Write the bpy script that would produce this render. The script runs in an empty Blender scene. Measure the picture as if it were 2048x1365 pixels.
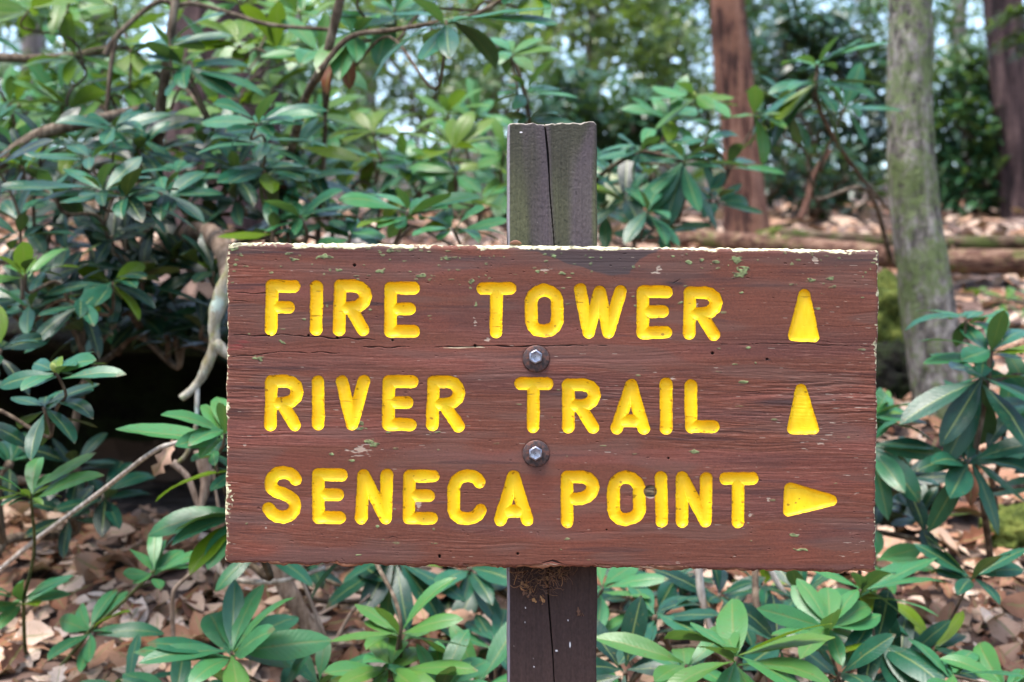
import bpy, math, random
import numpy as np

# ------------------------------------------------------------------ camera, sky, sun, exposure
CZ = 1.15                      # eye height of the camera
F = 3151.0                     # focal length in photo pixels (photo 2048 x 1365)
DB = 1.57                      # distance to the face of the board
scene = bpy.context.scene
COL = scene.collection

cam_d = bpy.data.cameras.new("camera")
cam_d.sensor_width = 36.0
cam_d.lens = F / 2048.0 * 36.0
cam_d.clip_start = 0.05
cam_d.clip_end = 600.0
cam_d.dof.use_dof = True
cam_d.dof.focus_distance = DB + 0.005
cam_d.dof.aperture_fstop = 6.8
cam_d.dof.aperture_blades = 0
cam = bpy.data.objects.new("camera", cam_d)
COL.objects.link(cam)
cam.location = (0, 0, CZ)
cam.rotation_euler = (math.radians(90), 0, 0)
scene.camera = cam

SUN_EL, SUN_AZ = 72.0, -50.0   # azimuth measured from straight behind the camera, towards the left
world = bpy.data.worlds.new("World")
scene.world = world
world.use_nodes = True
wn = world.node_tree
wn.nodes.clear()
sky = wn.nodes.new("ShaderNodeTexSky")
sky.sky_type = 'NISHITA'
sky.sun_disc = False
sky.sun_elevation = math.radians(SUN_EL)
sky.sun_rotation = math.radians(180.0 - SUN_AZ)
sky.air_density = 1.0
sky.dust_density = 2.0
sky.ozone_density = 1.0
bg = wn.nodes.new("ShaderNodeBackground")
bg.inputs[1].default_value = 0.15
wo = wn.nodes.new("ShaderNodeOutputWorld")
wn.links.new(sky.outputs[0], bg.inputs[0])
wn.links.new(bg.outputs[0], wo.inputs[0])

sun_d = bpy.data.lights.new("sun", 'SUN')
sun_d.energy = 1.5
sun_d.angle = math.radians(30)
sun_d.color = (1.0, 0.95, 0.88)
sun = bpy.data.objects.new("sun", sun_d)
COL.objects.link(sun)
from mathutils import Vector
_e, _a = math.radians(SUN_EL), math.radians(SUN_AZ)
sun_from = Vector((math.sin(_a) * math.cos(_e), -math.cos(_a) * math.cos(_e), math.sin(_e)))
sun.rotation_euler = sun_from.to_track_quat('Z', 'Y').to_euler()

vs = scene.view_settings
vs.view_transform = 'Standard'
vs.look = 'None'
vs.gamma = 1.0
vs.use_curve_mapping = False
vs.exposure = 2.05
scene.cycles.max_bounces = 8
scene.cycles.transparent_max_bounces = 8

# ------------------------------------------------------------------ helpers
rng = np.random.default_rng(7)


def P(px, py, d):
    """photo pixel and distance -> point in the place"""
    return np.array([(px - 1024.0) / F * d, d, CZ + (682.5 - py) / F * d])


def s2l(c):
    c = np.asarray(c, float) / 255.0
    return np.where(c <= 0.04045, c / 12.92, ((c + 0.055) / 1.055) ** 2.4)


def smooth(a, b, x):
    t = np.clip((x - a) / (b - a), 0, 1)
    return t * t * (3 - 2 * t)


def _hash(ix, iy, iz, seed):
    n = (ix * 374761393 + iy * 668265263 + iz * 2147483647 + seed * 974634777) & 0xFFFFFFFF
    n = ((n ^ (n >> 13)) * 1274126177) & 0xFFFFFFFF
    n = n ^ (n >> 16)
    return (n & 0xFFFF) / 65535.0


def vnoise(p, seed=0):
    """smooth value noise 0..1 at points p (...,3)"""
    p = np.asarray(p, float)
    i = np.floor(p).astype(np.int64)
    f = p - i
    f = f * f * (3 - 2 * f)
    out = 0
    for dx in (0, 1):
        for dy in (0, 1):
            for dz in (0, 1):
                w = (f[..., 0] if dx else 1 - f[..., 0]) * (f[..., 1] if dy else 1 - f[..., 1]) * (f[..., 2] if dz else 1 - f[..., 2])
                out = out + w * _hash(i[..., 0] + dx, i[..., 1] + dy, i[..., 2] + dz, seed)
    return out


def fbm(p, seed=0, octs=4):
    s, a, t = 0, 1.0, 0
    p = np.asarray(p, float)
    for k in range(octs):
        s = s + a * vnoise(p * 2 ** k, seed + k * 17)
        t += a
        a *= 0.5
    return s / t


def mesh_np(name, V, Fq, mat, parent=None, smooth_sh=True, attrs=None, uv=None, origin=None):
    """quad (n,4) or triangle (n,3) mesh from arrays; vertices are world points, origin becomes the object's own place"""
    V = np.asarray(V, np.float32)
    Fq = np.asarray(Fq, np.int32)
    me = bpy.data.meshes.new(name)
    n, k = Fq.shape
    if parent is not None and origin is None:
        origin = np.array(parent.get('_o', (0, 0, 0)))
        V = V - origin.astype(np.float32)
        loc = (0, 0, 0)
    elif origin is not None:
        V = V - np.asarray(origin, np.float32)
        loc = tuple(float(c) for c in origin)
    else:
        loc = (0, 0, 0)
    me.vertices.add(len(V))
    me.vertices.foreach_set("co", V.ravel())
    me.loops.add(n * k)
    me.loops.foreach_set("vertex_index", Fq.ravel())
    me.polygons.add(n)
    me.polygons.foreach_set("loop_start", np.arange(0, n * k, k, dtype=np.int32))
    if smooth_sh:
        me.polygons.foreach_set("use_smooth", np.ones(n, bool))
    if uv is not None:
        ul = me.uv_layers.new(name="UVMap")
        ul.data.foreach_set("uv", np.asarray(uv, np.float32)[Fq.ravel()].ravel())
    for an, av in (attrs or {}).items():
        av = np.asarray(av, np.float32)
        if av.ndim == 1:
            at = me.attributes.new(an, 'FLOAT', 'POINT')
            at.data.foreach_set("value", av)
        else:
            at = me.attributes.new(an, 'FLOAT_COLOR', 'POINT')
            if av.shape[1] == 3:
                av = np.concatenate([av, np.ones((len(av), 1), np.float32)], 1)
            at.data.foreach_set("color", av.ravel())
    me.update(calc_edges=True)
    me.validate()
    me.materials.append(mat)
    o = bpy.data.objects.new(name, me)
    COL.objects.link(o)
    if parent is not None:
        o.parent = parent
    o.location = loc
    return o


def tag(o, label=None, cat=None, group=None, kind=None):
    if label: o['label'] = label
    if cat: o['category'] = cat
    if group: o['group'] = group
    if kind: o['kind'] = kind
    return o


ORIG = {}


def empty(name, loc, label, cat, group=None):
    o = bpy.data.objects.new(name, None)
    o.empty_display_size = 0.1
    COL.objects.link(o)
    o.location = tuple(float(c) for c in loc)
    ORIG[o.name] = np.array(loc, float)
    return tag(o, label, cat, group)


def part(name, V, Fq, mat, parent, **kw):
    """a part: vertices given in world space, stored relative to its thing's base"""
    root = parent
    off = np.zeros(3)
    while root is not None:
        off = off + np.array(root.location)
        root = root.parent
    o = mesh_np(name, np.asarray(V, float) - off, Fq, mat, None, **kw)
    o.parent = parent
    return o


def catmull(pts, per=6):
    pts = np.asarray(pts, float)
    if len(pts) < 3:
        t = np.linspace(0, 1, per + 1)[:, None]
        return pts[0] + (pts[-1] - pts[0]) * t
    ext = np.vstack([2 * pts[0] - pts[1], pts, 2 * pts[-1] - pts[-2]])
    out = []
    for i in range(1, len(ext) - 2):
        p0, p1, p2, p3 = ext[i - 1:i + 3]
        for t in np.arange(per) / per:
            out.append(0.5 * (2 * p1 + (p2 - p0) * t + (2 * p0 - 5 * p1 + 4 * p2 - p3) * t * t + (3 * p1 - p0 - 3 * p2 + p3) * t ** 3))
    out.append(pts[-1])
    return np.array(out)


def tube(pts, rad, seg=7, lump=0.0, seed=0, lfreq=30.0, cap=True):
    """tube along points; returns verts, quads and (angle, length) uv"""
    pts = np.asarray(pts, float)
    n = len(pts)
    rad = np.broadcast_to(np.asarray(rad, float), (n,))
    tan = np.gradient(pts, axis=0)
    tan /= np.linalg.norm(tan, axis=1)[:, None] + 1e-9
    ref = np.array([0.0, 1.0, 0.0]) if abs(tan[0][1]) < 0.8 else np.array([1.0, 0, 0])
    a = np.cross(tan, ref)
    a /= np.linalg.norm(a, axis=1)[:, None] + 1e-9
    b = np.cross(tan, a)
    th = np.linspace(0, 2 * np.pi, seg, endpoint=False)
    dirs = a[:, None, :] * np.cos(th)[None, :, None] + b[:, None, :] * np.sin(th)[None, :, None]
    r = rad[:, None].repeat(seg, 1)
    V = pts[:, None, :] + dirs * r[..., None]
    if lump:
        nz = fbm(V * lfreq, seed, 3) - 0.5
        V = V + dirs * (r * lump * 2 * nz)[..., None]
    V = V.reshape(-1, 3)
    i = np.arange(n - 1)[:, None] * seg
    j = np.arange(seg)[None, :]
    jn = (j + 1) % seg
    Q = np.stack([i + j, i + jn, i + seg + jn, i + seg + j], -1).reshape(-1, 4)
    if cap:
        V = np.vstack([V, pts[0], pts[-1]])
        c0, c1 = n * seg, n * seg + 1
        j = np.arange(seg)
        jn = (j + 1) % seg
        q0 = np.stack([j, jn, np.full(seg, c0), np.full(seg, c0)], -1)
        q1 = np.stack([(n - 1) * seg + jn, (n - 1) * seg + j, np.full(seg, c1), np.full(seg, c1)], -1)
        tri = [q0[:, :3], q1[:, :3]]
    else:
        tri = None
    return V, Q, tri


class Buf:
    """collects many small pieces into one mesh"""
    def __init__(s):
        s.v, s.f, s.t, s.u, s.n = [], [], [], [], 0

    def add(s, V, Q, tint=0.5, uv=None):
        V = np.asarray(V)
        s.v.append(V)
        s.f.append(np.asarray(Q) + s.n)
        s.t.append(np.broadcast_to(np.asarray(tint, float), (len(V),)))
        s.u.append(uv if uv is not None else np.zeros((len(V), 2)))
        s.n += len(V)

    def add_tube(s, pts, rad, seg=6, **kw):
        tint = kw.pop('tint', 0.5)
        V, Q, tri = tube(pts, rad, seg, **kw)
        if tri is not None:               # close the ends with degenerate-free quads
            n = len(V) - 2
            V = V[:n]
            ring = np.arange(seg)
            if seg == 4:
                Q = np.vstack([Q, ring[::-1][None], (n - seg + ring)[None]])
            elif seg == 6:
                e = n - 6
                Q = np.vstack([Q, [[3, 2, 1, 0]], [[5, 4, 3, 0]], [[e, e + 1, e + 2, e + 3]], [[e, e + 3, e + 4, e + 5]]])
            else:
                for base, rev in ((0, True), (n - seg, False)):
                    for k in range(1, seg - 2, 2):
                        q = [base, base + k, base + k + 1, base + k + 2]
                        Q = np.vstack([Q, [q[::-1] if rev else q]])
        s.add(V, Q, tint)

    def data(s):
        return np.vstack(s.v), np.vstack(s.f), np.concatenate(s.t), np.vstack(s.u)

    def build(s, name, mat, parent=None, origin=None, **kw):
        V, Fq, T, U = s.data()
        at = {'tint': T}
        if parent is not None:
            return part(name, V, Fq, mat, parent, attrs=at, uv=U, **kw)
        return mesh_np(name, V, Fq, mat, None, attrs=at, uv=U, origin=origin, **kw)


def unit(v):
    v = np.asarray(v, float)
    return v / (np.linalg.norm(v) + 1e-9)


def leaf_geo(base, t, n, L, W, bend=0.5, fold=0.15, roll=0.0, twist=0.0, rows=9, cols=5, shape='rhodo', wav=0.0, r=rng):
    """one leaf blade as a small grid: t its chord, n its upper side"""
    t = unit(t)
    n = np.asarray(n, float) - t * np.dot(n, t)
    if np.linalg.norm(n) < 1e-3:
        n = np.cross(t, [1, 0.3, 0.2])
    n = unit(n)
    w = np.cross(n, t)
    cr, sr = math.cos(roll), math.sin(roll)
    n, w = n * cr + w * sr, w * cr - n * sr
    v = np.linspace(0, 1, rows)
    th = bend * (v - 0.5) * (0.6 + 0.8 * v)
    dirs = np.cos(th)[:, None] * t - np.sin(th)[:, None] * n
    nr = np.cos(th)[:, None] * n + np.sin(th)[:, None] * t
    step = np.vstack([np.zeros(3), 0.5 * (dirs[1:] + dirs[:-1]) * (L / (rows - 1))])
    mid = base + np.cumsum(step, 0)
    if shape == 'rhodo':
        x = np.clip((v - 0.07) / 0.93, 0, 1)
        hw = 0.5 * W * np.sin(np.pi * np.clip(x, 0, 1) ** 1.12) ** 0.66
        hw = np.maximum(hw, 0.03 * W)
        hw[-1] = 0.02 * W
    elif shape == 'oak':
        lob = 0.72 + 0.38 * np.cos(v * 2 * np.pi * 3.6 + 0.6)
        hw = 0.5 * W * np.sin(np.pi * np.clip(v, 0.02, 0.985) ** 1.2) ** 0.6 * lob
    else:
        hw = 0.5 * W * np.sin(np.pi * np.clip(v, 0.02, 0.985)) ** 0.8
    s = np.linspace(-1, 1, cols)
    tw = twist * (v - 0.3)
    wv = w[None] * np.cos(tw)[:, None] + nr * np.sin(tw)[:, None]
    nv = nr * np.cos(tw)[:, None] - w[None] * np.sin(tw)[:, None]
    prof = fold * np.abs(s) - 0.12 * s * s
    V = mid[:, None, :] + wv[:, None, :] * (hw[:, None] * s)[..., None] + nv[:, None, :] * (hw[:, None] * prof)[..., None]
    if wav:
        V = V + nv[:, None, :] * (r.normal(0, wav, (rows, cols)))[..., None] * L
    V = V.reshape(-1, 3)
    i = np.arange(rows - 1)[:, None] * cols
    j = np.arange(cols - 1)[None, :]
    Q = np.stack([i + j, i + cols + j, i + cols + j + 1, i + j + 1], -1).reshape(-1, 4)
    uv = np.stack([np.broadcast_to((s + 1) / 2, (rows, cols)), np.broadcast_to(v[:, None], (rows, cols))], -1).reshape(-1, 2)
    return V, Q, uv


# ------------------------------------------------------------------ materials
def nodes(name):
    m = bpy.data.materials.new(name)
    m.use_nodes = True
    nt = m.node_tree
    b = nt.nodes["Principled BSDF"]
    return m, nt, b


def N(nt, typ, **kw):
    n = nt.nodes.new(typ)
    for k, v in kw.items():
        if hasattr(n, k):
            setattr(n, k, v)
        else:
            n.inputs[k].default_value = v
    return n


def ramp(nt, stops, fac=None):
    r = nt.nodes.new("ShaderNodeValToRGB")
    el = r.color_ramp.elements
    while len(el) < len(stops):
        el.new(0.5)
    for e, (p, c) in zip(el, stops):
        e.position = p
        e.color = (*c, 1) if len(c) == 3 else c
    if fac is not None:
        nt.links.new(fac, r.inputs[0])
    return r


def mixc(nt, fac, a, b, mode='MIX'):
    m = nt.nodes.new("ShaderNodeMix")
    m.data_type = 'RGBA'
    m.blend_type = mode
    for sock, val in ((m.inputs[0], fac), (m.inputs[6], a), (m.inputs[7], b)):
        if hasattr(val, 'is_linked'):
            nt.links.new(val, sock)
        elif isinstance(val, (int, float)):
            sock.default_value = val
        else:
            sock.default_value = (*val, 1)
    return m.outputs[2]


def math_n(nt, op, a, b=None, c=None):
    m = nt.nodes.new("ShaderNodeMath")
    m.operation = op
    for k, val in enumerate((a, b, c)):
        if val is None: continue
        if hasattr(val, 'is_linked'):
            nt.links.new(val, m.inputs[k])
        else:
            m.inputs[k].default_value = val
    return m.outputs[0]


def leaf_material(name, stops, rough=0.34, transl=0.28, back=(0.07, 0.085, 0.03), spots=True, spec=0.36):
    m, nt, b = nodes(name)
    L = nt.links.new
    at = N(nt, "ShaderNodeAttribute", attribute_name="tint")
    uv = N(nt, "ShaderNodeUVMap", uv_map="UVMap")
    sep = N(nt, "ShaderNodeSeparateXYZ")
    L(uv.outputs[0], sep.inputs[0])
    geo = N(nt, "ShaderNodeNewGeometry")
    tc = N(nt, "ShaderNodeTexCoord")
    nz = N(nt, "ShaderNodeTexNoise", Scale=38.0, Detail=3.0)
    L(tc.outputs['Object'], nz.inputs['Vector'])
    nz2 = N(nt, "ShaderNodeTexNoise", Scale=210.0, Detail=2.0)
    L(tc.outputs['Object'], nz2.inputs['Vector'])
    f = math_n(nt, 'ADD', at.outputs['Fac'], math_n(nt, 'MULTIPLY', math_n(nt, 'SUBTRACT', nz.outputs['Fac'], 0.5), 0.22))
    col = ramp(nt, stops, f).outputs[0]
    # paler midrib and faint side veins
    u = math_n(nt, 'ABSOLUTE', math_n(nt, 'SUBTRACT', sep.outputs[0], 0.5))
    rib = math_n(nt, 'LESS_THAN', u, 0.04)
    col = mixc(nt, math_n(nt, 'MULTIPLY', rib, 0.55), col, (0.16, 0.2, 0.06))
    if spots:
        sp = ramp(nt, [(0.655, (0, 0, 0)), (0.70, (1, 1, 1))], nz2.outputs['Fac']).outputs[0]
        col = mixc(nt, math_n(nt, 'MULTIPLY', sp, 0.65), col, (0.10, 0.10, 0.025))
        tip = ramp(nt, [(0.93, (0, 0, 0)), (1.0, (1, 1, 1))], math_n(nt, 'ADD', sep.outputs[1], math_n(nt, 'MULTIPLY', math_n(nt, 'SUBTRACT', nz.outputs['Fac'], 0.56), 0.7))).outputs[0]
        col = mixc(nt, math_n(nt, 'MULTIPLY', tip, 0.6), col, (0.12, 0.07, 0.03))
    colf = mixc(nt, geo.outputs['Backfacing'], col, mixc(nt, 0.55, col, back))
    L(colf, b.inputs['Base Color'])
    b.inputs['Roughness'].default_value = rough
    rr = math_n(nt, 'ADD', rough, math_n(nt, 'MULTIPLY', geo.outputs['Backfacing'], 0.3))
    rr = math_n(nt, 'ADD', rr, math_n(nt, 'MULTIPLY', math_n(nt, 'SUBTRACT', nz2.outputs['Fac'], 0.5), 0.25))
    L(rr, b.inputs['Roughness'])
    b.inputs['Specular IOR Level'].default_value = spec
    # veins as bump
    wv = N(nt, "ShaderNodeTexWave", wave_type='BANDS', bands_direction='X')
    wv.inputs['Scale'].default_value = 5.0
    comb = N(nt, "ShaderNodeCombineXYZ")
    L(math_n(nt, 'SUBTRACT', sep.outputs[1], math_n(nt, 'MULTIPLY', u, 0.28)), comb.inputs[0])
    L(comb.outputs[0], wv.inputs['Vector'])
    h = math_n(nt, 'ADD', math_n(nt, 'MULTIPLY', wv.outputs['Fac'], 0.35), math_n(nt, 'MULTIPLY', ramp(nt, [(0.0, (0, 0, 0)), (0.1, (1, 1, 1))], u).outputs[0], 1.0))
    h = math_n(nt, 'ADD', h, math_n(nt, 'MULTIPLY', nz2.outputs['Fac'], 0.5))
    bp = N(nt, "ShaderNodeBump", Strength=0.22, Distance=0.0012)
    L(h, bp.inputs['Height'])
    L(bp.outputs[0], b.inputs['Normal'])
    tr = N(nt, "ShaderNodeBsdfTranslucent")
    tcol = mixc(nt, 0.5, col, (0.15, 0.25, 0.012))
    L(tcol, tr.inputs[0])
    mx = N(nt, "ShaderNodeMixShader")
    L(math_n(nt, 'MULTIPLY', transl, math_n(nt, 'ADD', 0.25, at.outputs['Fac'])), mx.inputs[0])
    L(b.outputs[0], mx.inputs[1])
    L(tr.outputs[0], mx.inputs[2])
    L(mx.outputs[0], nt.nodes["Material Output"].inputs[0])
    return m


GREEN = [(0.0, (0.003, 0.015, 0.010)), (0.3, (0.016, 0.092, 0.048)), (0.6, (0.050, 0.190, 0.062)), (1.0, (0.105, 0.180, 0.008))]  # dark end also carries painted shade, yellow end painted backlighting
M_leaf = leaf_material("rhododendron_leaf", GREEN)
M_far = leaf_material("far_leaf", [(0.0, (0.009, 0.036, 0.026)), (0.4, (0.03, 0.10, 0.042)), (0.75, (0.095, 0.165, 0.045)), (1.0, (0.18, 0.225, 0.065))], rough=0.26, transl=0.4, spots=False, spec=0.5)  # leaf colours lightened to stand in for distance haze
M_litter = leaf_material("dry_leaf", [(0.0, (0.05, 0.022, 0.016)), (0.25, (0.18, 0.065, 0.028)), (0.5, (0.36, 0.19, 0.115)), (0.8, (0.52, 0.36, 0.26)), (1.0, (0.66, 0.51, 0.41))], rough=0.62, spec=0.3, transl=0.08, back=(0.45, 0.30, 0.24), spots=True)


def bark_material(name, stops, scale=(14, 14, 3), moss=0.0, mosscol=(0.09, 0.12, 0.03), bump=0.6, dist=0.01, lichen=0.0, patch=None):
    m, nt, b = nodes(name)
    L = nt.links.new
    tc = N(nt, "ShaderNodeTexCoord")
    mp = N(nt, "ShaderNodeMapping")
    mp.inputs['Scale'].default_value = scale
    L(tc.outputs['Object'], mp.inputs[0])
    n1 = N(nt, "ShaderNodeTexNoise", Scale=3.0, Detail=8.0, Roughness=0.65)
    L(mp.outputs[0], n1.inputs['Vector'])
    n2 = N(nt, "ShaderNodeTexNoise", Scale=6.0, Detail=5.0, Roughness=0.6)
    L(tc.outputs['Object'], n2.inputs['Vector'])
    n3 = N(nt, "ShaderNodeTexNoise", Scale=45.0, Detail=4.0, Roughness=0.7)
    L(tc.outputs['Object'], n3.inputs['Vector'])
    col = ramp(nt, [(0.5 + (p_ - 0.5) * 0.62, c_) for p_, c_ in stops], n1.outputs['Fac']).outputs[0]
    if patch:
        pf = ramp(nt, [(0.47, (0, 0, 0)), (0.56, (1, 1, 1))], math_n(nt, 'ADD', math_n(nt, 'MULTIPLY', n2.outputs['Fac'], 0.7), math_n(nt, 'MULTIPLY', n1.outputs['Fac'], 0.3))).outputs[0]
        col = mixc(nt, math_n(nt, 'MULTIPLY', pf, 0.7), col, patch)
    grit = math_n(nt, 'ADD', 0.35, math_n(nt, 'MULTIPLY', n3.outputs['Fac'], 1.3))
    gc = N(nt, "ShaderNodeCombineColor")
    for k_ in range(3): L(grit, gc.inputs[k_])
    col = mixc(nt, 1.0, col, gc.outputs[0], 'MULTIPLY')
    if moss:
        mk = math_n(nt, 'ADD', math_n(nt, 'MULTIPLY', n2.outputs['Fac'], 0.6), math_n(nt, 'MULTIPLY', n3.outputs['Fac'], 0.5))
        fac = ramp(nt, [(0.62 - moss * 0.25, (0, 0, 0)), (0.70 - moss * 0.2, (1, 1, 1))], mk).outputs[0]
        mc = mixc(nt, n3.outputs['Fac'], tuple(c * 0.5 for c in mosscol), tuple(c * 1.5 for c in mosscol))
        col = mixc(nt, math_n(nt, 'MULTIPLY', fac, 0.85), col, mc)
    if lichen:
        vo = N(nt, "ShaderNodeTexVoronoi", Scale=22.0)
        L(tc.outputs['Object'], vo.inputs['Vector'])
        lk = math_n(nt, 'SUBTRACT', math_n(nt, 'ADD', math_n(nt, 'MULTIPLY', n2.outputs['Fac'], 0.6), math_n(nt, 'MULTIPLY', n3.outputs['Fac'], 0.45)), math_n(nt, 'MULTIPLY', vo.outputs['Distance'], 0.5))
        fac = ramp(nt, [(0.36, (0, 0, 0)), (0.42, (1, 1, 1))], lk).outputs[0]
        col = mixc(nt, math_n(nt, 'MULTIPLY', fac, lichen), col, (0.36, 0.44, 0.38))
    L(col, b.inputs['Base Color'])
    b.inputs['Roughness'].default_value = 0.9
    b.inputs['Specular IOR Level'].default_value = 0.2
    bp = N(nt, "ShaderNodeBump", Strength=bump, Distance=dist)
    hh = math_n(nt, 'ADD', n1.outputs['Fac'], math_n(nt, 'MULTIPLY', n3.outputs['Fac'], 0.3))
    L(hh, bp.inputs['Height'])
    L(bp.outputs[0], b.inputs['Normal'])
    return m


M_stem = bark_material("shrub_bark", [(0.3, (0.045, 0.03, 0.02)), (0.55, (0.11, 0.08, 0.055)), (0.75, (0.19, 0.15, 0.11))], (25, 25, 6), bump=0.4, dist=0.004)
M_greenstem = bark_material("green_stem", [(0.3, (0.045, 0.05, 0.02)), (0.7, (0.10, 0.115, 0.04))], (30, 30, 8), bump=0.2, dist=0.002)
M_palestick = bark_material("pale_stick", [(0.3, (0.25, 0.2, 0.16)), (0.6, (0.45, 0.4, 0.35)), (0.8, (0.6, 0.56, 0.5))], (30, 30, 6), bump=0.3, dist=0.003)
M_twig = bark_material("twig_bark", [(0.3, (0.13, 0.085, 0.06)), (0.6, (0.27, 0.20, 0.155)), (0.8, (0.36, 0.29, 0.23))], (30, 30, 8), bump=0.3, dist=0.003)
M_lichenwood = bark_material("lichen_wood", [(0.3, (0.16, 0.13, 0.07)), (0.6, (0.32, 0.29, 0.23)), (0.8, (0.48, 0.45, 0.39))], (20, 20, 8), moss=0.18, mosscol=(0.17, 0.2, 0.06), lichen=0.9, bump=0.5, dist=0.006)
M_redbark = bark_material("red_bark", [(0.3, (0.02, 0.011, 0.011)), (0.5, (0.13, 0.058, 0.04)), (0.72, (0.30, 0.16, 0.115))], (9, 9, 1.1), bump=1.0, dist=0.03, patch=(0.22, 0.105, 0.066))
M_greybark = bark_material("grey_bark", [(0.3, (0.05, 0.043, 0.04)), (0.5, (0.19, 0.165, 0.145)), (0.75, (0.40, 0.36, 0.33))], (15, 15, 6), moss=0.46, mosscol=(0.12, 0.16, 0.055), lichen=0.0, bump=1.0, dist=0.02)
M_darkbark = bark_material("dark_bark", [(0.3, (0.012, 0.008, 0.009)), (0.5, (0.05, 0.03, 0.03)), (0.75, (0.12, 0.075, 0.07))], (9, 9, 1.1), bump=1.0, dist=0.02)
M_fartrunk = bark_material("far_bark", [(0.3, (0.07, 0.06, 0.055)), (0.5, (0.19, 0.16, 0.15)), (0.75, (0.33, 0.29, 0.27))], (8, 8, 1.2), moss=0.25, mosscol=(0.12, 0.13, 0.06), bump=0.7, dist=0.02)
M_log = bark_material("log_bark", [(0.3, (0.04, 0.018, 0.013)), (0.5, (0.13, 0.065, 0.043)), (0.75, (0.30, 0.19, 0.13))], (2, 18, 18), moss=0.2, mosscol=(0.10, 0.12, 0.03), bump=0.8, dist=0.015)
M_mosslog = bark_material("mossy_log", [(0.3, (0.03, 0.02, 0.012)), (0.5, (0.10, 0.06, 0.04)), (0.75, (0.2, 0.14, 0.1))], (4, 14, 14), moss=0.6, mosscol=(0.055, 0.075, 0.016), bump=0.9, dist=0.02)
M_moss = bark_material("moss", [(0.3, (0.03, 0.045, 0.010)), (0.5, (0.09, 0.115, 0.022)), (0.75, (0.18, 0.20, 0.045))], (9, 9, 9), bump=1.0, dist=0.02)
M_rock = bark_material("mossy_rock", [(0.3, (0.004, 0.004, 0.003)), (0.5, (0.011, 0.009, 0.007)), (0.75, (0.024, 0.019, 0.014))], (4, 4, 4), moss=0.55, mosscol=(0.016, 0.027, 0.007), bump=1.0, dist=0.03)  # near-black, with the hollow's shade put into the colour
M_paleboulder = bark_material("pale_boulder", [(0.3, (0.2, 0.2, 0.12)), (0.5, (0.36, 0.37, 0.23)), (0.75, (0.5, 0.5, 0.36))], (3, 3, 3), moss=0.3, mosscol=(0.2, 0.24, 0.09), bump=0.6, dist=0.02)
M_stone = bark_material("field_stone", [(0.3, (0.15, 0.12, 0.10)), (0.5, (0.28, 0.24, 0.21)), (0.75, (0.38, 0.34, 0.3))], (6, 6, 6), bump=0.5, dist=0.01)

# ------------------------------------------------------------------ ground
_gd = np.array([-30, -6, 0, 1.6, 2.5, 3.2, 4.2, 5.0, 6.5, 9.0, 14, 30, 80, 200.0])
_gz = np.array([-4.0, -1.9, -1.15, -0.78, -0.52, -0.28, 0.0, 0.2, 0.44, 0.72, 1.3, 3.2, 8.0, 15.0])


def ground_z(x, d, rough=True):
    x = np.asarray(x, float)
    d = np.asarray(d, float)
    z = sum(np.interp(d + o, _gd, _gz) for o in (-0.35, -0.15, 0, 0.15, 0.35)) / 5 + CZ
    bank = smooth(-0.25, -0.5, x) * (1 - smooth(-2.2, -3.2, x))
    wf_ = bank * smooth(2.95, 3.1, d) * (1 - smooth(4.1, 4.2, d))
    z = z * (1 - wf_) + (CZ - 0.37) * wf_
    z = z + 0.16 * bank * smooth(4.08, 4.2, d) * (1 - smooth(4.5, 6.0, d))
    if rough:
        p = np.stack([x, d, np.zeros_like(x)], -1)
        z = z + (fbm(p * 1.3, 3, 3) - 0.5) * 0.10 + (fbm(p * 6.0, 5, 3) - 0.5) * 0.035
        z = z + smooth(10, 30, np.hypot(x, d)) * (fbm(p * 0.12, 9, 3) - 0.5) * 2.0
    return z


def axis_pts(near, far, step, grow):
    a = list(np.arange(near[0], near[1], step))
    s = step
    x = near[1]
    while x < far[1]:
        a.append(x); s *= grow; x += s
    a.append(far[1])
    s = step
    x = near[0] - step
    while x > far[0]:
        a.insert(0, x); s *= grow; x -= s
    a.insert(0, far[0])
    return np.array(a)


gx = axis_pts((-3.2, 3.2), (-150, 150), 0.035, 1.12)
gy = axis_pts((1.4, 7.5), (-40, 200), 0.035, 1.10)
GX, GY = np.meshgrid(gx, gy)
GZ = ground_z(GX, GY)
nx, ny = len(gx), len(gy)
i = np.arange(ny - 1)[:, None] * nx
j = np.arange(nx - 1)[None, :]
GQ = np.stack([i + j, i + j + 1, i + nx + j + 1, i + nx + j], -1).reshape(-1, 4)
mg, nt, b = nodes("forest_soil")
tc = N(nt, "ShaderNodeTexCoord")
v1 = N(nt, "ShaderNodeTexVoronoi", Scale=16.0)
v1.inputs['Randomness'].default_value = 1.0
nz = N(nt, "ShaderNodeTexNoise", Scale=9.0, Detail=6.0)
mpv = N(nt, "ShaderNodeVectorMath")
mpv.operation = 'ADD'
nt.links.new(tc.outputs['Object'], mpv.inputs[0])
nt.links.new(nz.outputs['Color'], mpv.inputs[1])
nt.links.new(mpv.outputs[0], v1.inputs['Vector'])
sepc = N(nt, "ShaderNodeSeparateColor")
nt.links.new(v1.outputs['Color'], sepc.inputs[0])
cr = ramp(nt, [(0.0, (0.02, 0.012, 0.009)), (0.35, (0.09, 0.042, 0.027)), (0.6, (0.24, 0.13, 0.09)), (0.85, (0.40, 0.25, 0.19)), (1.0, (0.52, 0.37, 0.3))], sepc.outputs[0])
nt.links.new(mixc(nt, nz.outputs['Fac'], (0.03, 0.018, 0.012), cr.outputs[0]), b.inputs['Base Color'])
b.inputs['Roughness'].default_value = 0.9
bp = N(nt, "ShaderNodeBump", Strength=0.8, Distance=0.02)
nt.links.new(v1.outputs['Distance'], bp.inputs['Height'])
nt.links.new(bp.outputs[0], b.inputs['Normal'])
ground = mesh_np("ground", np.stack([GX, GY, GZ], -1).reshape(-1, 3), GQ, mg)
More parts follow.
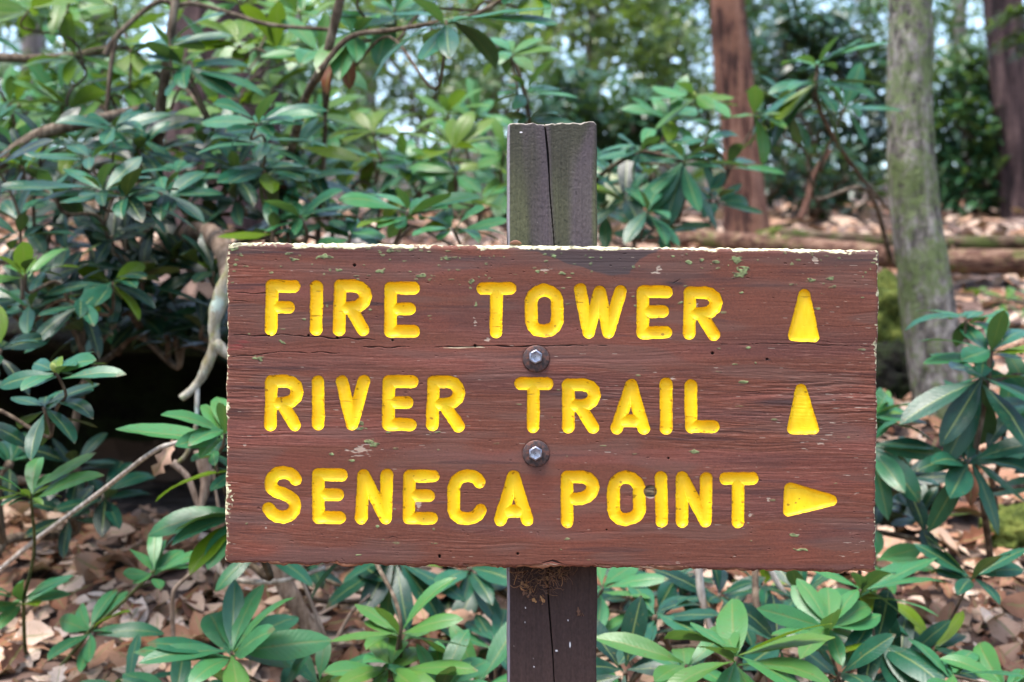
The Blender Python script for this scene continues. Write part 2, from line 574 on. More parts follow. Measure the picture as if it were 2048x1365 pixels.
tag(ground, kind='structure', label="forest floor rising gently away from the sign under dead leaves", cat="ground")

# ------------------------------------------------------------------ the trail sign
ZB = float(ground_z(0.04, DB + 0.08))
sign = empty("trail_sign", ((1104 - 1024) / F * DB, DB + 0.08, ZB),
             "weathered brown wooden board with carved yellow lettering bolted to a square post", "sign")

S = {}
ROWS = [
    [  # FIRE TOWER
        [(544, 573), (542, 659)], [(544, 572), (588, 573)], [(546, 615), (577, 615)],
        [(633, 574), (632, 659)],
        [(680.5, 572), (678, 660)], [(680, 572), (708, 572), (720, 575.5), (728, 583), (731, 593), (728, 604), (716, 613), (700, 616), (684, 617)], [(701, 617), (726.5, 660)],
        [(782, 576), (781, 662)], [(782, 576), (827, 576.5)], [(786, 618.5), (819, 618)], [(781, 663), (827, 663)],
        [(966, 577.5), (1020, 577)], [(993, 579), (992, 664.5)],
        [(1088, 580), (1101, 584), (1111, 592), (1114.5, 602), (1114.5, 643), (1110, 653), (1101, 660), (1088, 662.6), (1074, 660), (1066, 653), (1062.5, 643), (1062.5, 602), (1067, 591), (1076, 584), (1088, 580)],
        [(1160.4, 579), (1176.8, 664.6)], [(1176.8, 664.6), (1199.6, 585)], [(1199.6, 585), (1217, 664.6)], [(1217, 664.6), (1241, 583)],
        [(1286.3, 583.6), (1285.6, 666)], [(1286, 583.6), (1333, 584)], [(1290, 623.5), (1325, 623.5)], [(1285.6, 666), (1332, 665)],
        [(1380.4, 586.5), (1378.5, 667)], [(1380, 586), (1409.4, 585.5), (1420, 588), (1428.5, 594.5), (1432.4, 605), (1429, 616), (1419, 624.5), (1405, 627.5), (1385, 628)], [(1404.6, 632), (1427.6, 669.4)],
    ],
    [  # RIVER TRAIL
        [(543, 763), (541, 850)], [(543, 763), (572, 763), (584, 766), (591, 772), (594, 784), (590, 796), (582, 803), (570, 806.5), (548, 808)], [(565, 810), (589.8, 850)],
        [(636, 764), (636.5, 848.5)],
        [(683.7, 763.7), (704.6, 848.8)], [(727.6, 762.5), (704.6, 848.8)],
        [(778, 763.7), (776.3, 848.8)], [(778, 763.7), (824.4, 763.5)], [(782, 805.5), (814.6, 805.5)], [(776.3, 849), (820.4, 849.6)],
        [(867, 764), (864.5, 850)], [(867, 764), (896, 764), (908, 767.5), (915, 775), (918, 786), (914, 798), (906, 805), (894, 808.5), (872, 809)], [(890, 812), (917, 852.8)],
        [(1041.5, 767.8), (1094, 768)], [(1067, 770), (1066.5, 854)],
        [(1137, 770), (1136.7, 854)], [(1137, 770), (1168, 770), (1180, 774), (1187, 782), (1189, 791), (1184, 803), (1175, 809), (1163, 812), (1145, 812)], [(1161, 815), (1186, 855)],
        [(1263, 771), (1233.5, 856.7)], [(1263, 771), (1287, 856.7)], [(1243, 842), (1278, 842)],
        [(1332.6, 768.5), (1332.7, 856.7)],
        [(1381.6, 772), (1382, 854)], [(1382, 853), (1427, 853.5)],
    ],
    [  # SENECA POINT
        [(590.9, 959.6), (586.5, 952.5), (578, 947.5), (566.6, 945.6), (553, 948), (544.5, 956), (541.5, 966), (543.5, 976), (551.5, 983.5), (564, 987.3), (577, 993), (586.5, 1001.5), (589.8, 1011), (587.5, 1022), (579, 1031), (566.6, 1034.8), (553, 1033), (543, 1026.5), (536.8, 1017.6)],
        [(636.5, 950), (637.3, 1034.8)], [(636.5, 950), (683.2, 950.4)], [(640, 990), (674.8, 990)], [(637.3, 1035), (678.7, 1035.6)],
        [(727, 951.7), (722.3, 1036)], [(728, 953), (770.3, 1034.8)], [(773.7, 950.4), (771, 1036)],
        [(819.3, 953), (817.7, 1035.6)], [(819.3, 952.5), (866.5, 952.5)], [(823, 992), (856.8, 992)], [(817.7, 1036), (863.4, 1036.9)],
        [(959, 964.9), (954.5, 957.5), (946, 953), (934, 952), (922, 954.5), (912.5, 962), (907.7, 974), (907, 1020), (910.5, 1029.5), (920, 1036), (934, 1038), (946, 1036), (955, 1030), (961, 1021)],
        [(1027, 953), (1000.8, 1040)], [(1027, 953), (1054, 1040)], [(1014, 1023), (1041, 1023)],
        [(1133.8, 955.6), (1134.5, 1043)], [(1134, 954.5), (1164, 954.5), (1176, 957.5), (1183.5, 964.5), (1186, 974), (1182.5, 986), (1175, 993), (1163, 997.5), (1144, 998.4)],
        [(1252, 954.3), (1264, 957), (1273.5, 965), (1278.3, 976), (1278.8, 1019), (1275, 1029.5), (1265.5, 1037), (1252, 1040), (1239, 1037), (1230.5, 1029), (1226.9, 1018), (1227.4, 976), (1231.5, 964.5), (1240, 957), (1252, 954.3)],
        [(1321.8, 955.6), (1323.7, 1042.7)],
        [(1364.3, 956), (1364, 1043.2)], [(1365.4, 958), (1410, 1041)], [(1412.3, 957), (1411, 1042)],
        [(1451, 957.7), (1504.6, 957.5)], [(1476, 960), (1476, 1044)],
    ],
]
ARROWS = [  # rounded triangles: three corner circles (x, y, r)
    [(1608.9, 590, 11.4), (1587, 671, 11), (1627.5, 673.5, 11)],
    [(1602.3, 779, 11), (1585, 858.0, 10.5), (1628, 858.5, 10.5)],
    [(1581, 978.5, 12.5), (1663, 1001.3, 11), (1576.6, 1023.5, 10)],
]
TL, TR, BR, BL = (455, 485), (1758.5, 500), (1750.5, 1145), (450, 1127)
NX, NY = 1400, 690
U, Vv = np.meshgrid(np.linspace(0, 1, NX), np.linspace(0, 1, NY))


def bil(u, v):
    c = [(1 - u) * (1 - v), u * (1 - v), u * v, (1 - u) * v]
    return tuple(sum(w * q[k] for w, q in zip(c, (TL, TR, BR, BL))) for k in (0, 1))


r2 = np.random.default_rng(21)


def aniso(shape, sx, sy, seed):
    """smooth gaussian noise with different grain along x and y, unit variance"""
    g = np.random.default_rng(seed).normal(size=shape)
    fx = np.fft.fftfreq(shape[1])[None, :]
    fy = np.fft.fftfreq(shape[0])[:, None]
    k = np.exp(-2 * np.pi ** 2 * ((fx * sx) ** 2 + (fy * sy) ** 2))
    o = np.fft.ifft2(np.fft.fft2(g) * k).real
    return o / o.std()


shp = (NY, NX)
# ragged outline: the border itself wanders and is chipped
wob = 0.9 * aniso((1, NX), 25, 0.1, 1)[0] + 0.7 * aniso((1, NX), 4, 0.1, 2)[0]
wob_t = 0.5 * wob + 0.6 * aniso((1, NX), 3, 0.1, 6)[0]
wob_b = 1.6 * aniso((1, NX), 14, 0.1, 3)[0] + 0.8 * aniso((1, NX), 3, 0.1, 4)[0]
wob_s = 0.9 * aniso((1, NY), 12, 0.1, 5)[0] + 0.5 * aniso((1, NY), 3, 0.1, 8)[0]
PX, PY = bil(U, Vv)
ft = np.exp(-(PY - (485 + (PX - 455) * 0.0115)) / 8.0)
DT0 = PY - (485 + (PX - 455) * 0.01151)
DB0 = (1127 + (PX - 450) * 0.01384) - PY
DL0 = PX - (455 - (PY - 485) * 0.0078)
DR0 = (1758.5 - (PY - 500) * 0.0124) - PX
PY = PY + wob_t[None] * np.exp(-DT0 / 6) + wob_b[None] * np.exp(-DB0 / 6)
PX = PX + wob_s[:, None] * np.exp(-DL0 / 6) - wob_s[:, None][::-1] * np.exp(-DR0 / 6)
# rounded corners
for (cx, cy, rr) in ((470, 500, 15), (1749, 510, 10), (1741, 1135.5, 9), (460, 1116, 11)):
    sx = (PX < cx) if cx < 1000 else (PX > cx)
    sy = (PY < cy) if cy < 800 else (PY > cy)
    mk = sx & sy
    dx, dy = PX - cx, PY - cy
    mxd = np.maximum(np.abs(dx), np.abs(dy)) + 1e-6
    sc = np.where(mk, mxd / (np.hypot(dx, dy) + 1e-6), 1)
    PX = np.where(mk, cx + dx * sc, PX)
    PY = np.where(mk, cy + dy * sc, PY)

# distances to the letter strokes, in photo pixels
R0 = 12.5


def seg_d(X, Y, a, b):
    ax, ay = a
    dx, dy = b[0] - ax, b[1] - ay
    t = np.clip(((X - ax) * dx + (Y - ay) * dy) / (dx * dx + dy * dy), 0, 1)
    return np.hypot(X - ax - t * dx, Y - ay - t * dy)


wobble = 0.32 * aniso(shp, 6, 6, 31) + 0.16 * aniso(shp, 2, 2, 32) + 0.12 * aniso(shp, 12, 1.2, 33)
row_sd = []
depth = np.zeros(shp)
for row in ROWS:
    dmin = np.full(shp, 99.0)
    for st in row:
        xs, ys = [p[0] for p in st], [p[1] for p in st]
        m = (PX > min(xs) - 20) & (PX < max(xs) + 20) & (PY > min(ys) - 20) & (PY < max(ys) + 20)
        if not m.any(): continue
        ds = np.min([seg_d(PX[m], PY[m], a, c) for a, c in zip(st[:-1], st[1:])], 0)
        dmin[m] = np.minimum(dmin[m], ds)
    sd = dmin - R0 + wobble
    row_sd.append(sd)
    q = np.clip((dmin + wobble) / R0, 0, 1)
    depth = np.maximum(depth, np.where(sd < 0, 0.0052 * np.sqrt(np.clip(1 - q ** 2.2, 0, 1)), 0))
arrow_sd = []
for tri in ARROWS:
    m = (PX > min(c[0] for c in tri) - 25) & (PX < max(c[0] for c in tri) + 25) & (PY > min(c[1] for c in tri) - 25) & (PY < max(c[1] for c in tri) + 25)
    X, Y = PX[m], PY[m]
    # signed distance of the triangle of centres, minus an interpolated radius
    e = []
    inside = np.ones(X.shape, bool)
    area = np.sign((tri[1][0] - tri[0][0]) * (tri[2][1] - tri[0][1]) - (tri[1][1] - tri[0][1]) * (tri[2][0] - tri[0][0]))
    for a, c in ((0, 1), (1, 2), (2, 0)):
        A, C = tri[a], tri[c]
        dx, dy = C[0] - A[0], C[1] - A[1]
        t = np.clip(((X - A[0]) * dx + (Y - A[1]) * dy) / (dx * dx + dy * dy), 0, 1)
        e.append(np.hypot(X - A[0] - t * dx, Y - A[1] - t * dy) - (A[2] + t * (C[2] - A[2])))
        inside &= (dx * (Y - A[1]) - dy * (X - A[0])) * area > 0
    sdv = np.min(e, 0)
    sdv = np.where(inside, -np.abs(np.min([q_ + 11 for q_ in e], 0)) - 11, sdv)
    sd = np.full(shp, 99.0)
    sd[m] = sdv
    sd = sd + wobble
    arrow_sd.append(sd)
    q = np.clip(1 + sd / 9.0, 0, 1)
    depth = np.maximum(depth, np.where(sd < 0, 0.0042 * np.sqrt(np.clip(1 - q ** 2.2, 0, 1)) + 0.00014 * aniso(shp, 3, 9, 41) * (1 - q), 0))
all_sd = np.min(row_sd + arrow_sd, 0)
yel = smooth(0.5, -0.5, all_sd)

# wood: grain ridges, wear, stains, cracks
band = 0.38 + 0.9 * np.exp(-((PY - 820) / 55.0) ** 2) * (0.5 + 0.5 * np.clip(np.abs(PX - 1060) / 500, 0, 1)) + 0.5 * smooth(1450, 1700, PX) * np.exp(-((PY - 800) / 150) ** 2) + 0.3 * np.exp(-((PX - 470) / 60) ** 2)
band = band * (1 + 0.35 * aniso(shp, 120, 20, 11))
warp = (3.0 * aniso(shp, 160, 40, 12) + 1.2 * aniso(shp, 40, 15, 13))
rows_i = np.clip(np.arange(NY)[:, None] + np.round(warp * 2).astype(int), 0, NY - 1)
cols_i = np.broadcast_to(np.arange(NX)[None], shp)
g1 = aniso(shp, 70, 1.3, 14)[rows_i, cols_i]
g2 = aniso(shp, 25, 0.7, 15)[rows_i, cols_i]
g3 = aniso(shp, 160, 4, 16)[rows_i, cols_i]
g4 = aniso(shp, 11, 0.65, 19)
g5 = aniso(shp, 5, 0.6, 20)
grain = 0.40 * g1 + 0.40 * g2 + 0.25 * g3 + 0.5 * g4 + 0.3 * g5
hgt = (grain * 0.00008 + np.minimum(g1, 0) * 0.00009) * np.clip(band, 0.2, 2)
hgt = hgt + 0.0003 * aniso(shp, 120, 30, 17)
# dents and tiny pits
pits = aniso(shp, 2.5, 1.0, 18)
hgt = hgt - 0.0006 * smooth(2.5, 3.3, pits)

base_c = s2l((101, 56, 41))
col = np.ones(shp + (3,)) * base_c
def blend(c, m, a=1.0):
    global col
    col = col * (1 - (m * a)[..., None]) + np.asarray(c) * (m * a)[..., None]
blend(s2l((122, 70, 60)), smooth(0.0, 1.6, aniso(shp, 130, 12, 51)), 0.55)
blend(s2l((88, 52, 46)), smooth(0.2, 1.8, aniso(shp, 160, 14, 52)), 0.6)
blend(s2l((121, 62, 45)), smooth(0.5, 1.7, aniso(shp, 60, 25, 53)), 0.35)
col = col * (1 + 0.075 * grain * np.clip(band, 0.3, 1.8))[..., None]
col = col * (1 + 0.07 * aniso(shp, 1.2, 0.8, 54))[..., None]
blend(s2l((150, 112, 98)), smooth(1.3, 2.8, g4 + 0.5 * g5) * np.clip(band, 0.3, 1.3), 0.4)
blend(s2l((96, 74, 66)), smooth(0.2, 1.5, aniso(shp, 50, 10, 79)), 0.35)
blend(s2l((64, 38, 36)), smooth(1.0, 2.4, -(0.7 * g2 + 0.7 * g4)) * np.clip(band, 0.15, 1.3), 0.4)
# old dark streaks along the grain
stk = smooth(1.55, 2.3, aniso(shp, 75, 3.5, 55)) * (0.5 + 0.5 * smooth(-0.3, 0.8, aniso(shp, 150, 60, 56)))
blend(s2l((46, 33, 36)), np.clip(stk, 0, 1), 0.7)
for (x, y, lx, ly, a) in [(475, 577, 45, 3, .6), (472, 612, 55, 4, .6), (575, 737, 85, 4.5, .8), (480, 775, 55, 4, .7), (465, 826, 38, 8, .85), (948, 518, 55, 5, .7), (1000, 603, 45, 5, .45), (1450, 558, 70, 6, .7), (1560, 806, 55, 7, .7), (1440, 640, 60, 6, .35), (1350, 567, 22, 9, .85), (1665, 528, 60, 16, .45), (780, 897, 30, 5, .6), (1195, 828, 38, 5, .75), (1360, 875, 60, 6, .5), (1330, 612, 25, 4, .5), (585, 505, 18, 14, .5), (1590, 545, 40, 10, .3), (790, 514, 60, 9, .4), (1560, 695, 25, 4, .5), (1610, 1082, 45, 5, .35), (700, 640, 60, 4, .35), (1700, 585, 50, 5, .3), (1535, 720, 5, 3, .9), (1500, 1095, 70, 6, .25), (900, 640, 30, 6, .25)]:
    m = np.exp(-(((PX - x) / lx) ** 2 + ((PY - y) / ly) ** 2) ** 1.2) * np.clip(0.75 + 0.45 * g1, 0, 1.3)
    blend(s2l((44, 32, 35)), np.clip(m, 0, 1), a)
# grey weathered band near the top and the big dark stain
blend(s2l((84, 66, 60)), np.exp(-DT0 / 45.0) * smooth(-0.4, 1.2, aniso(shp, 60, 10, 57)), 0.65)
sx_ = np.array([1000, 1078, 1110, 1153, 1189, 1225, 1257, 1268, 1280, 1330])
sy_ = np.array([494, 503, 516, 533, 545, 549, 548, 535, 519, 497])
edge = np.interp(PX, sx_, sy_) - PY + 1.5 * aniso(shp, 12, 3, 58)
blend(s2l((62, 52, 52)), smooth(-1.5, 2.0, edge) * ((PX > 1000) & (PX < 1330)), 0.86)
# red scuff
blend(s2l((128, 52, 48)), np.exp(-(((PX - 480) / 30) ** 2 + ((PY - 690 + (PX - 480) * 0.35) / 8) ** 2)) * smooth(-0.6, 0.6, aniso(shp, 10, 1.5, 59)), 0.8)
# lichen specks
lic = np.zeros(shp)
def speck(x, y, a, b_, s=1.0):
    global lic
    m = (np.abs(PX - x) < a * 2.2) & (np.abs(PY - y) < b_ * 2.2)
    d = np.sqrt(((PX[m] - x) / a) ** 2 + ((PY[m] - y) / b_) ** 2) + 0.35 * SPK[m]
    lic[m] = np.maximum(lic[m], s * smooth(1.1, 0.55, d))
SPK = aniso(shp, 3.0, 1.6, 60)
for (x, y, a, b_) in [(469, 499, 9, 3), (470, 530, 8, 2.5), (653, 515, 12, 5), (587, 520, 6, 4), (681, 540, 6, 3), (760, 543, 9, 4), (780, 503, 7, 4), (824, 495, 5, 5), (843, 552, 8, 4), (517, 717, 8, 6), (566, 685, 5, 4), (608, 639, 5, 2), (1076, 545, 5, 4), (1125, 548, 7, 3), (1108, 514, 5, 3), (1475, 520, 10, 8), (1484, 540, 12, 6), (1478, 550, 14, 6), (1404, 520, 8, 3), (1432, 524, 8, 3), (1378, 525, 7, 4), (1482, 586, 6, 2), (1660, 557, 10, 4), (1362, 606, 7, 3), (1495, 696, 5, 3), (1485, 764, 10, 4), (1390, 905, 10, 5), (740, 883, 9, 6), (748, 889, 12, 4), (717, 845, 9, 5), (720, 858, 8, 3), (704, 921, 6, 3), (663, 909, 4, 3), (780, 865, 9, 2), (870, 866, 8, 3), (754, 1053, 4, 3), (717, 1110, 6, 2), (1622, 560, 8, 4), (952, 606, 4, 5), (943, 564, 6, 4), (895, 518, 8, 4), (1585, 1070, 8, 4), (1600, 1100, 10, 3)]:
    speck(x, y, a, b_, 0.95)
for k in range(150):
    x = r2.uniform(460, 1750)
    y = 492 + r2.exponential(45) + (x - 455) * 0.0115
    speck(x, y, r2.uniform(1.5, 6), r2.uniform(1, 3), r2.uniform(0.3, 0.8))
for k in range(70):
    speck(r2.uniform(460, 1745), r2.uniform(540, 1120), r2.uniform(1.5, 7), r2.uniform(0.9, 2.2), r2.uniform(0.25, 0.7))
licc = s2l((112, 130, 84))[None, None] * (1 + 0.35 * aniso(shp, 2, 2, 61))[..., None]
col = col * (1 - lic[..., None] * 0.8) + np.clip(licc, 0.02, 0.6) * lic[..., None] * 0.8
hgt = hgt + lic * 0.0004
# bare pale flecks where paint has gone, thin along the grain
fl = aniso(shp, 5.5, 0.75, 62) + 0.55 * smooth(1500, 1740, PX) + 0.55 * np.exp(-((PY - 830) / 50) ** 2) + 0.35 * np.exp(-(DR0 / 40)) - 0.1
flm = smooth(2.75, 3.4, fl)
for (x, y, lx, ly) in [(1632, 520, 7, 8), (1630, 522, 10, 3), (1316, 538, 9, 7), (1310, 545, 12, 4), (1394, 611, 3, 4), (950, 645, 4, 9), (975, 680, 5, 5), (1090, 540, 12, 2), (1164, 708, 6, 1.2), (838, 1009, 8, 6), (836, 1014, 3, 5), (1606, 885, 9, 2), (1640, 887, 12, 3), (490, 890, 3, 3), (1500, 1030, 5, 5), (1536, 999, 4, 5), (1345, 757, 5, 5), (1230, 708, 7, 1), (720, 900, 25, 12), (532, 1056, 2, 2), (586, 1049, 3, 1.5), (1175, 880, 3, 2)]:
    m = np.exp(-((PX - x) / lx) ** 2 - ((PY - y) / ly) ** 2) * 2.0
    m = m * (m > 0.05) + 0.55 * aniso(shp, 3, 1.0, int(x)) * (m > 0.3)
    flm = np.maximum(flm, smooth(1.1, 1.7, m))
blend(s2l((186, 168, 148)), np.clip(flm, 0, 1), 0.6)
hgt = hgt - 0.00025 * flm
# worn edges: pale bare wood and lichen along the top, flecks elsewhere
nse = aniso(shp, 7, 2.5, 63)
nse2 = aniso(shp, 2.0, 1.5, 64)
wt = 4.6 + 1.6 * nse + 1.7 * aniso(shp, 28, 3, 97) + 1.0 * nse2 + 7 * np.exp(-((PX - 460) / 18) ** 2) + 4 * np.exp(-((PX - 705) / 30) ** 2) + 3 * np.exp(-((PX - 965) / 14) ** 2) + 3 * np.exp(-((PX - 1480) / 40) ** 2)
wearT = smooth(1.5, -1.5, DT0 - wt)
wl = 1.0 + 2.0 * nse2 + 12 * np.exp(-((PY - 495) / 12) ** 2) + 14 * np.exp(-((PY - 1000) / 38) ** 2) * (0.4 + 0.6 * smooth(-.2, .8, nse2)) + 8 * np.exp(-((PY - 1075) / 12) ** 2) + 7 * np.exp(-((PY - 813) / 8) ** 2)
wearL = smooth(1.2, -1.2, DL0 - wl)
wr = 0.8 + 2.4 * nse2 + 9 * np.exp(-((PY - 515) / 12) ** 2) + 6 * np.exp(-((PY - 690) / 22) ** 2)
wearR = smooth(1.2, -1.2, DR0 - wr)
palec = s2l((205, 198, 165))[None, None] * np.clip(1 + 0.18 * aniso(shp, 3, 2, 65) - 0.5 * smooth(0.3, 1.8, aniso(shp, 6, 2, 66)) - 0.25 * smooth(0.2, 1.5, aniso(shp, 40, 3, 98)), 0.25, 1.25)[..., None] * np.array([1.0, 0.985, 0.9 ])
wm = np.clip(wearT + (wearL + wearR) * smooth(-1.2, 0.2, aniso(shp, 3, 3, 67)), 0, 1)
col = col * (1 - wm[..., None]) + np.clip(palec, 0, 0.85) * wm[..., None]
wb = 3.5 + 3.0 * aniso(shp, 16, 2, 68) + 1.3 * nse2
wearB = smooth(1.2, -1.2, DB0 - wb)
bc = s2l((150, 104, 78))[None, None] * np.clip(1 + 0.3 * aniso(shp, 10, 2, 69), 0.4, 1.7)[..., None]
col = col * (1 - wearB[..., None] * 0.8) + bc * wearB[..., None] * 0.8
hgt = hgt - 0.0012 * wearB * np.clip(0.6 + 0.5 * aniso(shp, 6, 2, 70), 0, 1.5)
# cracks and nail holes
def crack(pts, w=0.8, dep=0.0015, c=(28, 18, 18), a=0.9, jag=1.0):
    global hgt
    xs, ys = np.array([p[0] for p in pts], float), np.array([p[1] for p in pts], float)
    m = (PX >= xs[0]) & (PX <= xs[-1])
    yy = np.interp(PX, xs, ys) + jag * (0.9 * aniso((1, NX), 9, .1, int(xs[0]))[0])[None]
    ww = w * np.clip(1 + 0.5 * aniso((1, NX), 7, .1, int(xs[0]) + 1)[0], 0.25, 2)[None] * np.minimum(1, (np.minimum(PX - xs[0], xs[-1] - PX) + 3) / 20)
    k = np.where(m, smooth(1.2, 0.3, np.abs(PY - yy) / np.maximum(ww, 0.15)), 0)
    hgt = hgt - dep * k
    blend(s2l(c), k * (1 - yel), a)
crack([(452, 669), (530, 672), (600, 671), (660, 676), (760, 680)], 0.9)
crack([(452, 715), (520, 709), (590, 704), (680, 706)], 0.7, a=0.7)
crack([(452, 585), (510, 587), (560, 586)], 0.7, a=.8)
crack([(725, 694), (780, 695), (820, 695)], 0.9)
crack([(868, 692), (910, 694), (1040, 693), (1090, 691), (1215, 691)], 1.0)
crack([(885, 696), (930, 697), (975, 696)], 0.9, 0, (190, 172, 140), 0.8)
crack([(452, 603), (470, 602), (500, 604)], 0.7, a=.6)
crack([(1440, 690), (1560, 689), (1620, 688), (1750, 694)], 0.6, a=.6)
crack([(1085, 1125), (1105, 1121), (1135, 1131)], 1.6, a=.9)
crack([(1085, 1128), (1100, 1127), (1130, 1133)], 0.9, 0, (200, 175, 150), 0.7)
crack([(1345, 568), (1352, 564), (1360, 559)], 0.8, jag=0.2)
crack([(1275, 1131), (1300, 1136), (1316, 1139)], 1.2, 0, (190, 165, 140), .7)
crack([(775, 1076), (787, 1073), (796, 1078)], 0.9)
for (x, y, r_) in [(709, 531, 3.0), (674.5, 676, 2.6), (538, 672, 2.3), (617, 671.5, 2.5), (950, 692, 3.0), (1425, 707, 3.0), (1534, 719, 2.2), (879, 1112, 2.6), (879.5, 1115, 2.0), (1035.5, 1108, 2.6), (1213, 1060, 1.5), (785, 681, 2.4), (1337, 917, 2.0)]:
    k = smooth(1.2, 0.7, np.hypot(PX - x, PY - y) / r_)
    hgt = hgt - 0.003 * k
    blend(s2l((12, 8, 8)), k, 0.97)
# knot between the O and the I of POINT
kx, ky = (PX - 1301) / 13.5, (PY - 984) / 13
kr = np.sqrt(kx ** 2 + ky ** 2)
km = smooth(1.08, 0.9, kr)
kc = s2l((96, 80, 58))[None, None] * np.clip(1 + 0.5 * aniso(shp, 5, 1.2, 71), 0.25, 2)[..., None]
col = col * (1 - km[..., None]) + kc * km[..., None]
blend(s2l((30, 20, 20)), np.exp(-((PY - 992 - 0.04 * (PX - 1301)) / 1.8) ** 2) * km, 0.9)
blend(s2l((165, 155, 140)), np.exp(-((PY - 997) / 2.2) ** 2) * km, 0.7)
hgt = hgt - 0.0012 * km
yel = yel * (1 - km)
# yellow paint in the cut letters, cracked with the grain, a dark rim at the lip
yc = np.ones(shp + (3,)) * np.array([0.97, 0.585, 0.007])
yc = yc * (1 + 0.05 * aniso(shp, 10, 10, 72))[..., None]
ycr = smooth(2.5, 3.2, -aniso(shp, 9, 0.8, 73) + 0.4 * aniso(shp, 60, 60, 74)) * 0.6
yc = yc * (1 - ycr[..., None]) + s2l((120, 78, 20)) * ycr[..., None]
dirt = smooth(2.3, 3.2, aniso(shp, 3.0, 2.0, 75) + 0.9 * np.exp(-((all_sd + 2) / 3) ** 2)) * 0.7
yc = yc * (1 - dirt[..., None]) + s2l((120, 86, 22)) * dirt[..., None]
rim = np.exp(-((all_sd - 0.9) / 0.9) ** 2)
blend(s2l((58, 34, 24)), rim, 0.45)
col = col * (1 - yel[..., None]) + yc * yel[..., None]
grime = np.exp(-((all_sd + 1.0) / 1.1) ** 2) * smooth(-0.5, 1.5, aniso(shp, 8, 8, 76))
blend(s2l((190, 125, 25)), np.clip(grime, 0, 1), 0.5)
hgt = hgt * (1 - 0.75 * yel) - depth - 0.0004 * ycr * yel
# dark ring round the two washers, faint darker patch below each
for (x, y) in ((1072, 718), (1072, 907)):
    dr = np.hypot(PX - x, PY - y)
    blend(s2l((50, 30, 28)), np.exp(-np.maximum(dr - 25, 0) / 3.5) * (1 - yel), 0.6)
    blend(s2l((78, 44, 40)), np.exp(-(((PX - x) / 16) ** 2 + ((PY - y - 40) / 26) ** 2)) * (1 - yel), 0.25)
    hgt = hgt - 0.0004 * smooth(30, 24, dr)
# rounded arris all round
RO = 7.0
de = np.minimum(np.minimum(np.maximum(DT0, 0), np.maximum(DB0, 0)), np.minimum(np.maximum(DL0, 0), np.maximum(DR0, 0)))
rt = np.where(DT0 < 12, 10.0, RO)
drop = np.where(de < rt, rt - np.sqrt(np.clip(rt ** 2 - (rt - de) ** 2, 0, None)), 0) * DB / F
hgt = hgt - drop

mb, nt, b = nodes("painted_board")
at = N(nt, "ShaderNodeAttribute", attribute_name="paint")
nt.links.new(at.outputs['Color'], b.inputs['Base Color'])
ya = N(nt, "ShaderNodeAttribute", attribute_name="gloss")
nt.links.new(math_n(nt, 'SUBTRACT', 0.72, math_n(nt, 'MULTIPLY', ya.outputs['Fac'], 0.27)), b.inputs['Roughness'])
b.inputs['Specular IOR Level'].default_value = 0.35

BV = np.stack([(PX - 1024) / F * DB, DB - hgt, CZ + (682.5 - PY) / F * DB], -1).reshape(-1, 3)
i = np.arange(NY - 1)[:, None] * NX
j = np.arange(NX - 1)[None, :]
BQ = np.stack([i + j, i + NX + j, i + NX + j + 1, i + j + 1], -1).reshape(-1, 4)
paint = np.clip(col, 0.002, 0.95).reshape(-1, 3)
gloss = yel.reshape(-1)


def face_has(sd):
    return (sd.ravel()[BQ] < 0).any(1)


def submesh(mask, name, parent, extra=None):
    q = BQ[mask]
    idx = np.unique(q)
    re = np.zeros(len(BV), np.int64)
    re[idx] = np.arange(len(idx))
    V, Q, pc, gl = BV[idx], re[q], paint[idx], gloss[idx]
    if extra is not None:
        ev, eq, ec = extra
        Q = np.vstack([Q, eq + len(V)])
        V = np.vstack([V, ev]); pc = np.vstack([pc, ec]); gl = np.concatenate([gl, np.zeros(len(ev))])
    return part(name, V, Q, mb, parent, attrs={'paint': pc, 'gloss': gl})


# sides and back of the board
ring = np.concatenate([np.arange(NX), np.arange(1, NY) * NX + NX - 1, (NY - 1) * NX + np.arange(NX - 2, -1, -1), np.arange(NY - 2, 0, -1) * NX])
rv = BV[ring]
TH = 0.038
mid = rv.copy(); mid[:, 1] += 0.004
bk = rv.copy(); bk[:, 1] = DB + TH
n = len(ring)
jj = np.arange(n); jn = (jj + 1) % n
eV = np.vstack([rv, mid, bk])
eQ = [np.stack([jj, jn, n + jn, n + jj], -1), np.stack([n + jj, n + jn, 2 * n + jn, 2 * n + jj], -1)]
top_k = NX
# back closed by a strip between the top row and the bottom row
bt = 2 * n + np.arange(NX)
bb = 2 * n + (NX + NY - 1 - 1) + np.arange(NX)[::1]
bb = 2 * n + np.concatenate([np.arange(NX + NY - 2, NX + NY - 2 + NX)])[::-1]
eQ.append(np.stack([bt[:-1], bt[1:], bb[1:], bb[:-1]], -1))
eC = np.tile(s2l((96, 70, 58)), (len(eV), 1))
topm = np.zeros(len(eV), bool)
for o_ in (0, n):
    topm[o_:o_ + NX] = True
eC[topm] = s2l((206, 200, 165))
masks = []
for s_, split in zip(row_sd, (900, 985, 1093)):      # one mesh per word
    f_ = face_has(s_)
    fx = PX.ravel()[BQ[:, 0]]
    masks += [f_ & (fx < split), f_ & (fx >= split)]
masks += [face_has(s_) for s_ in arrow_sd]
anym = np.any(masks, 0)
board = submesh(~anym, "board", sign, (eV, np.vstack(eQ), eC))
for k_, mk in enumerate(masks):
    o = submesh(mk, "lettering" if k_ < 6 else "arrow", board)
    o['label'] = ["carved yellow word " + w_ for w_ in ("FIRE", "TOWER", "RIVER", "TRAIL", "SENECA", "POINT")][k_] if k_ < 6 else [
                  "carved yellow arrow pointing up beside FIRE TOWER", "carved yellow arrow pointing up beside RIVER TRAIL",
                  "carved yellow arrow pointing right beside SENECA POINT"][k_ - 6]

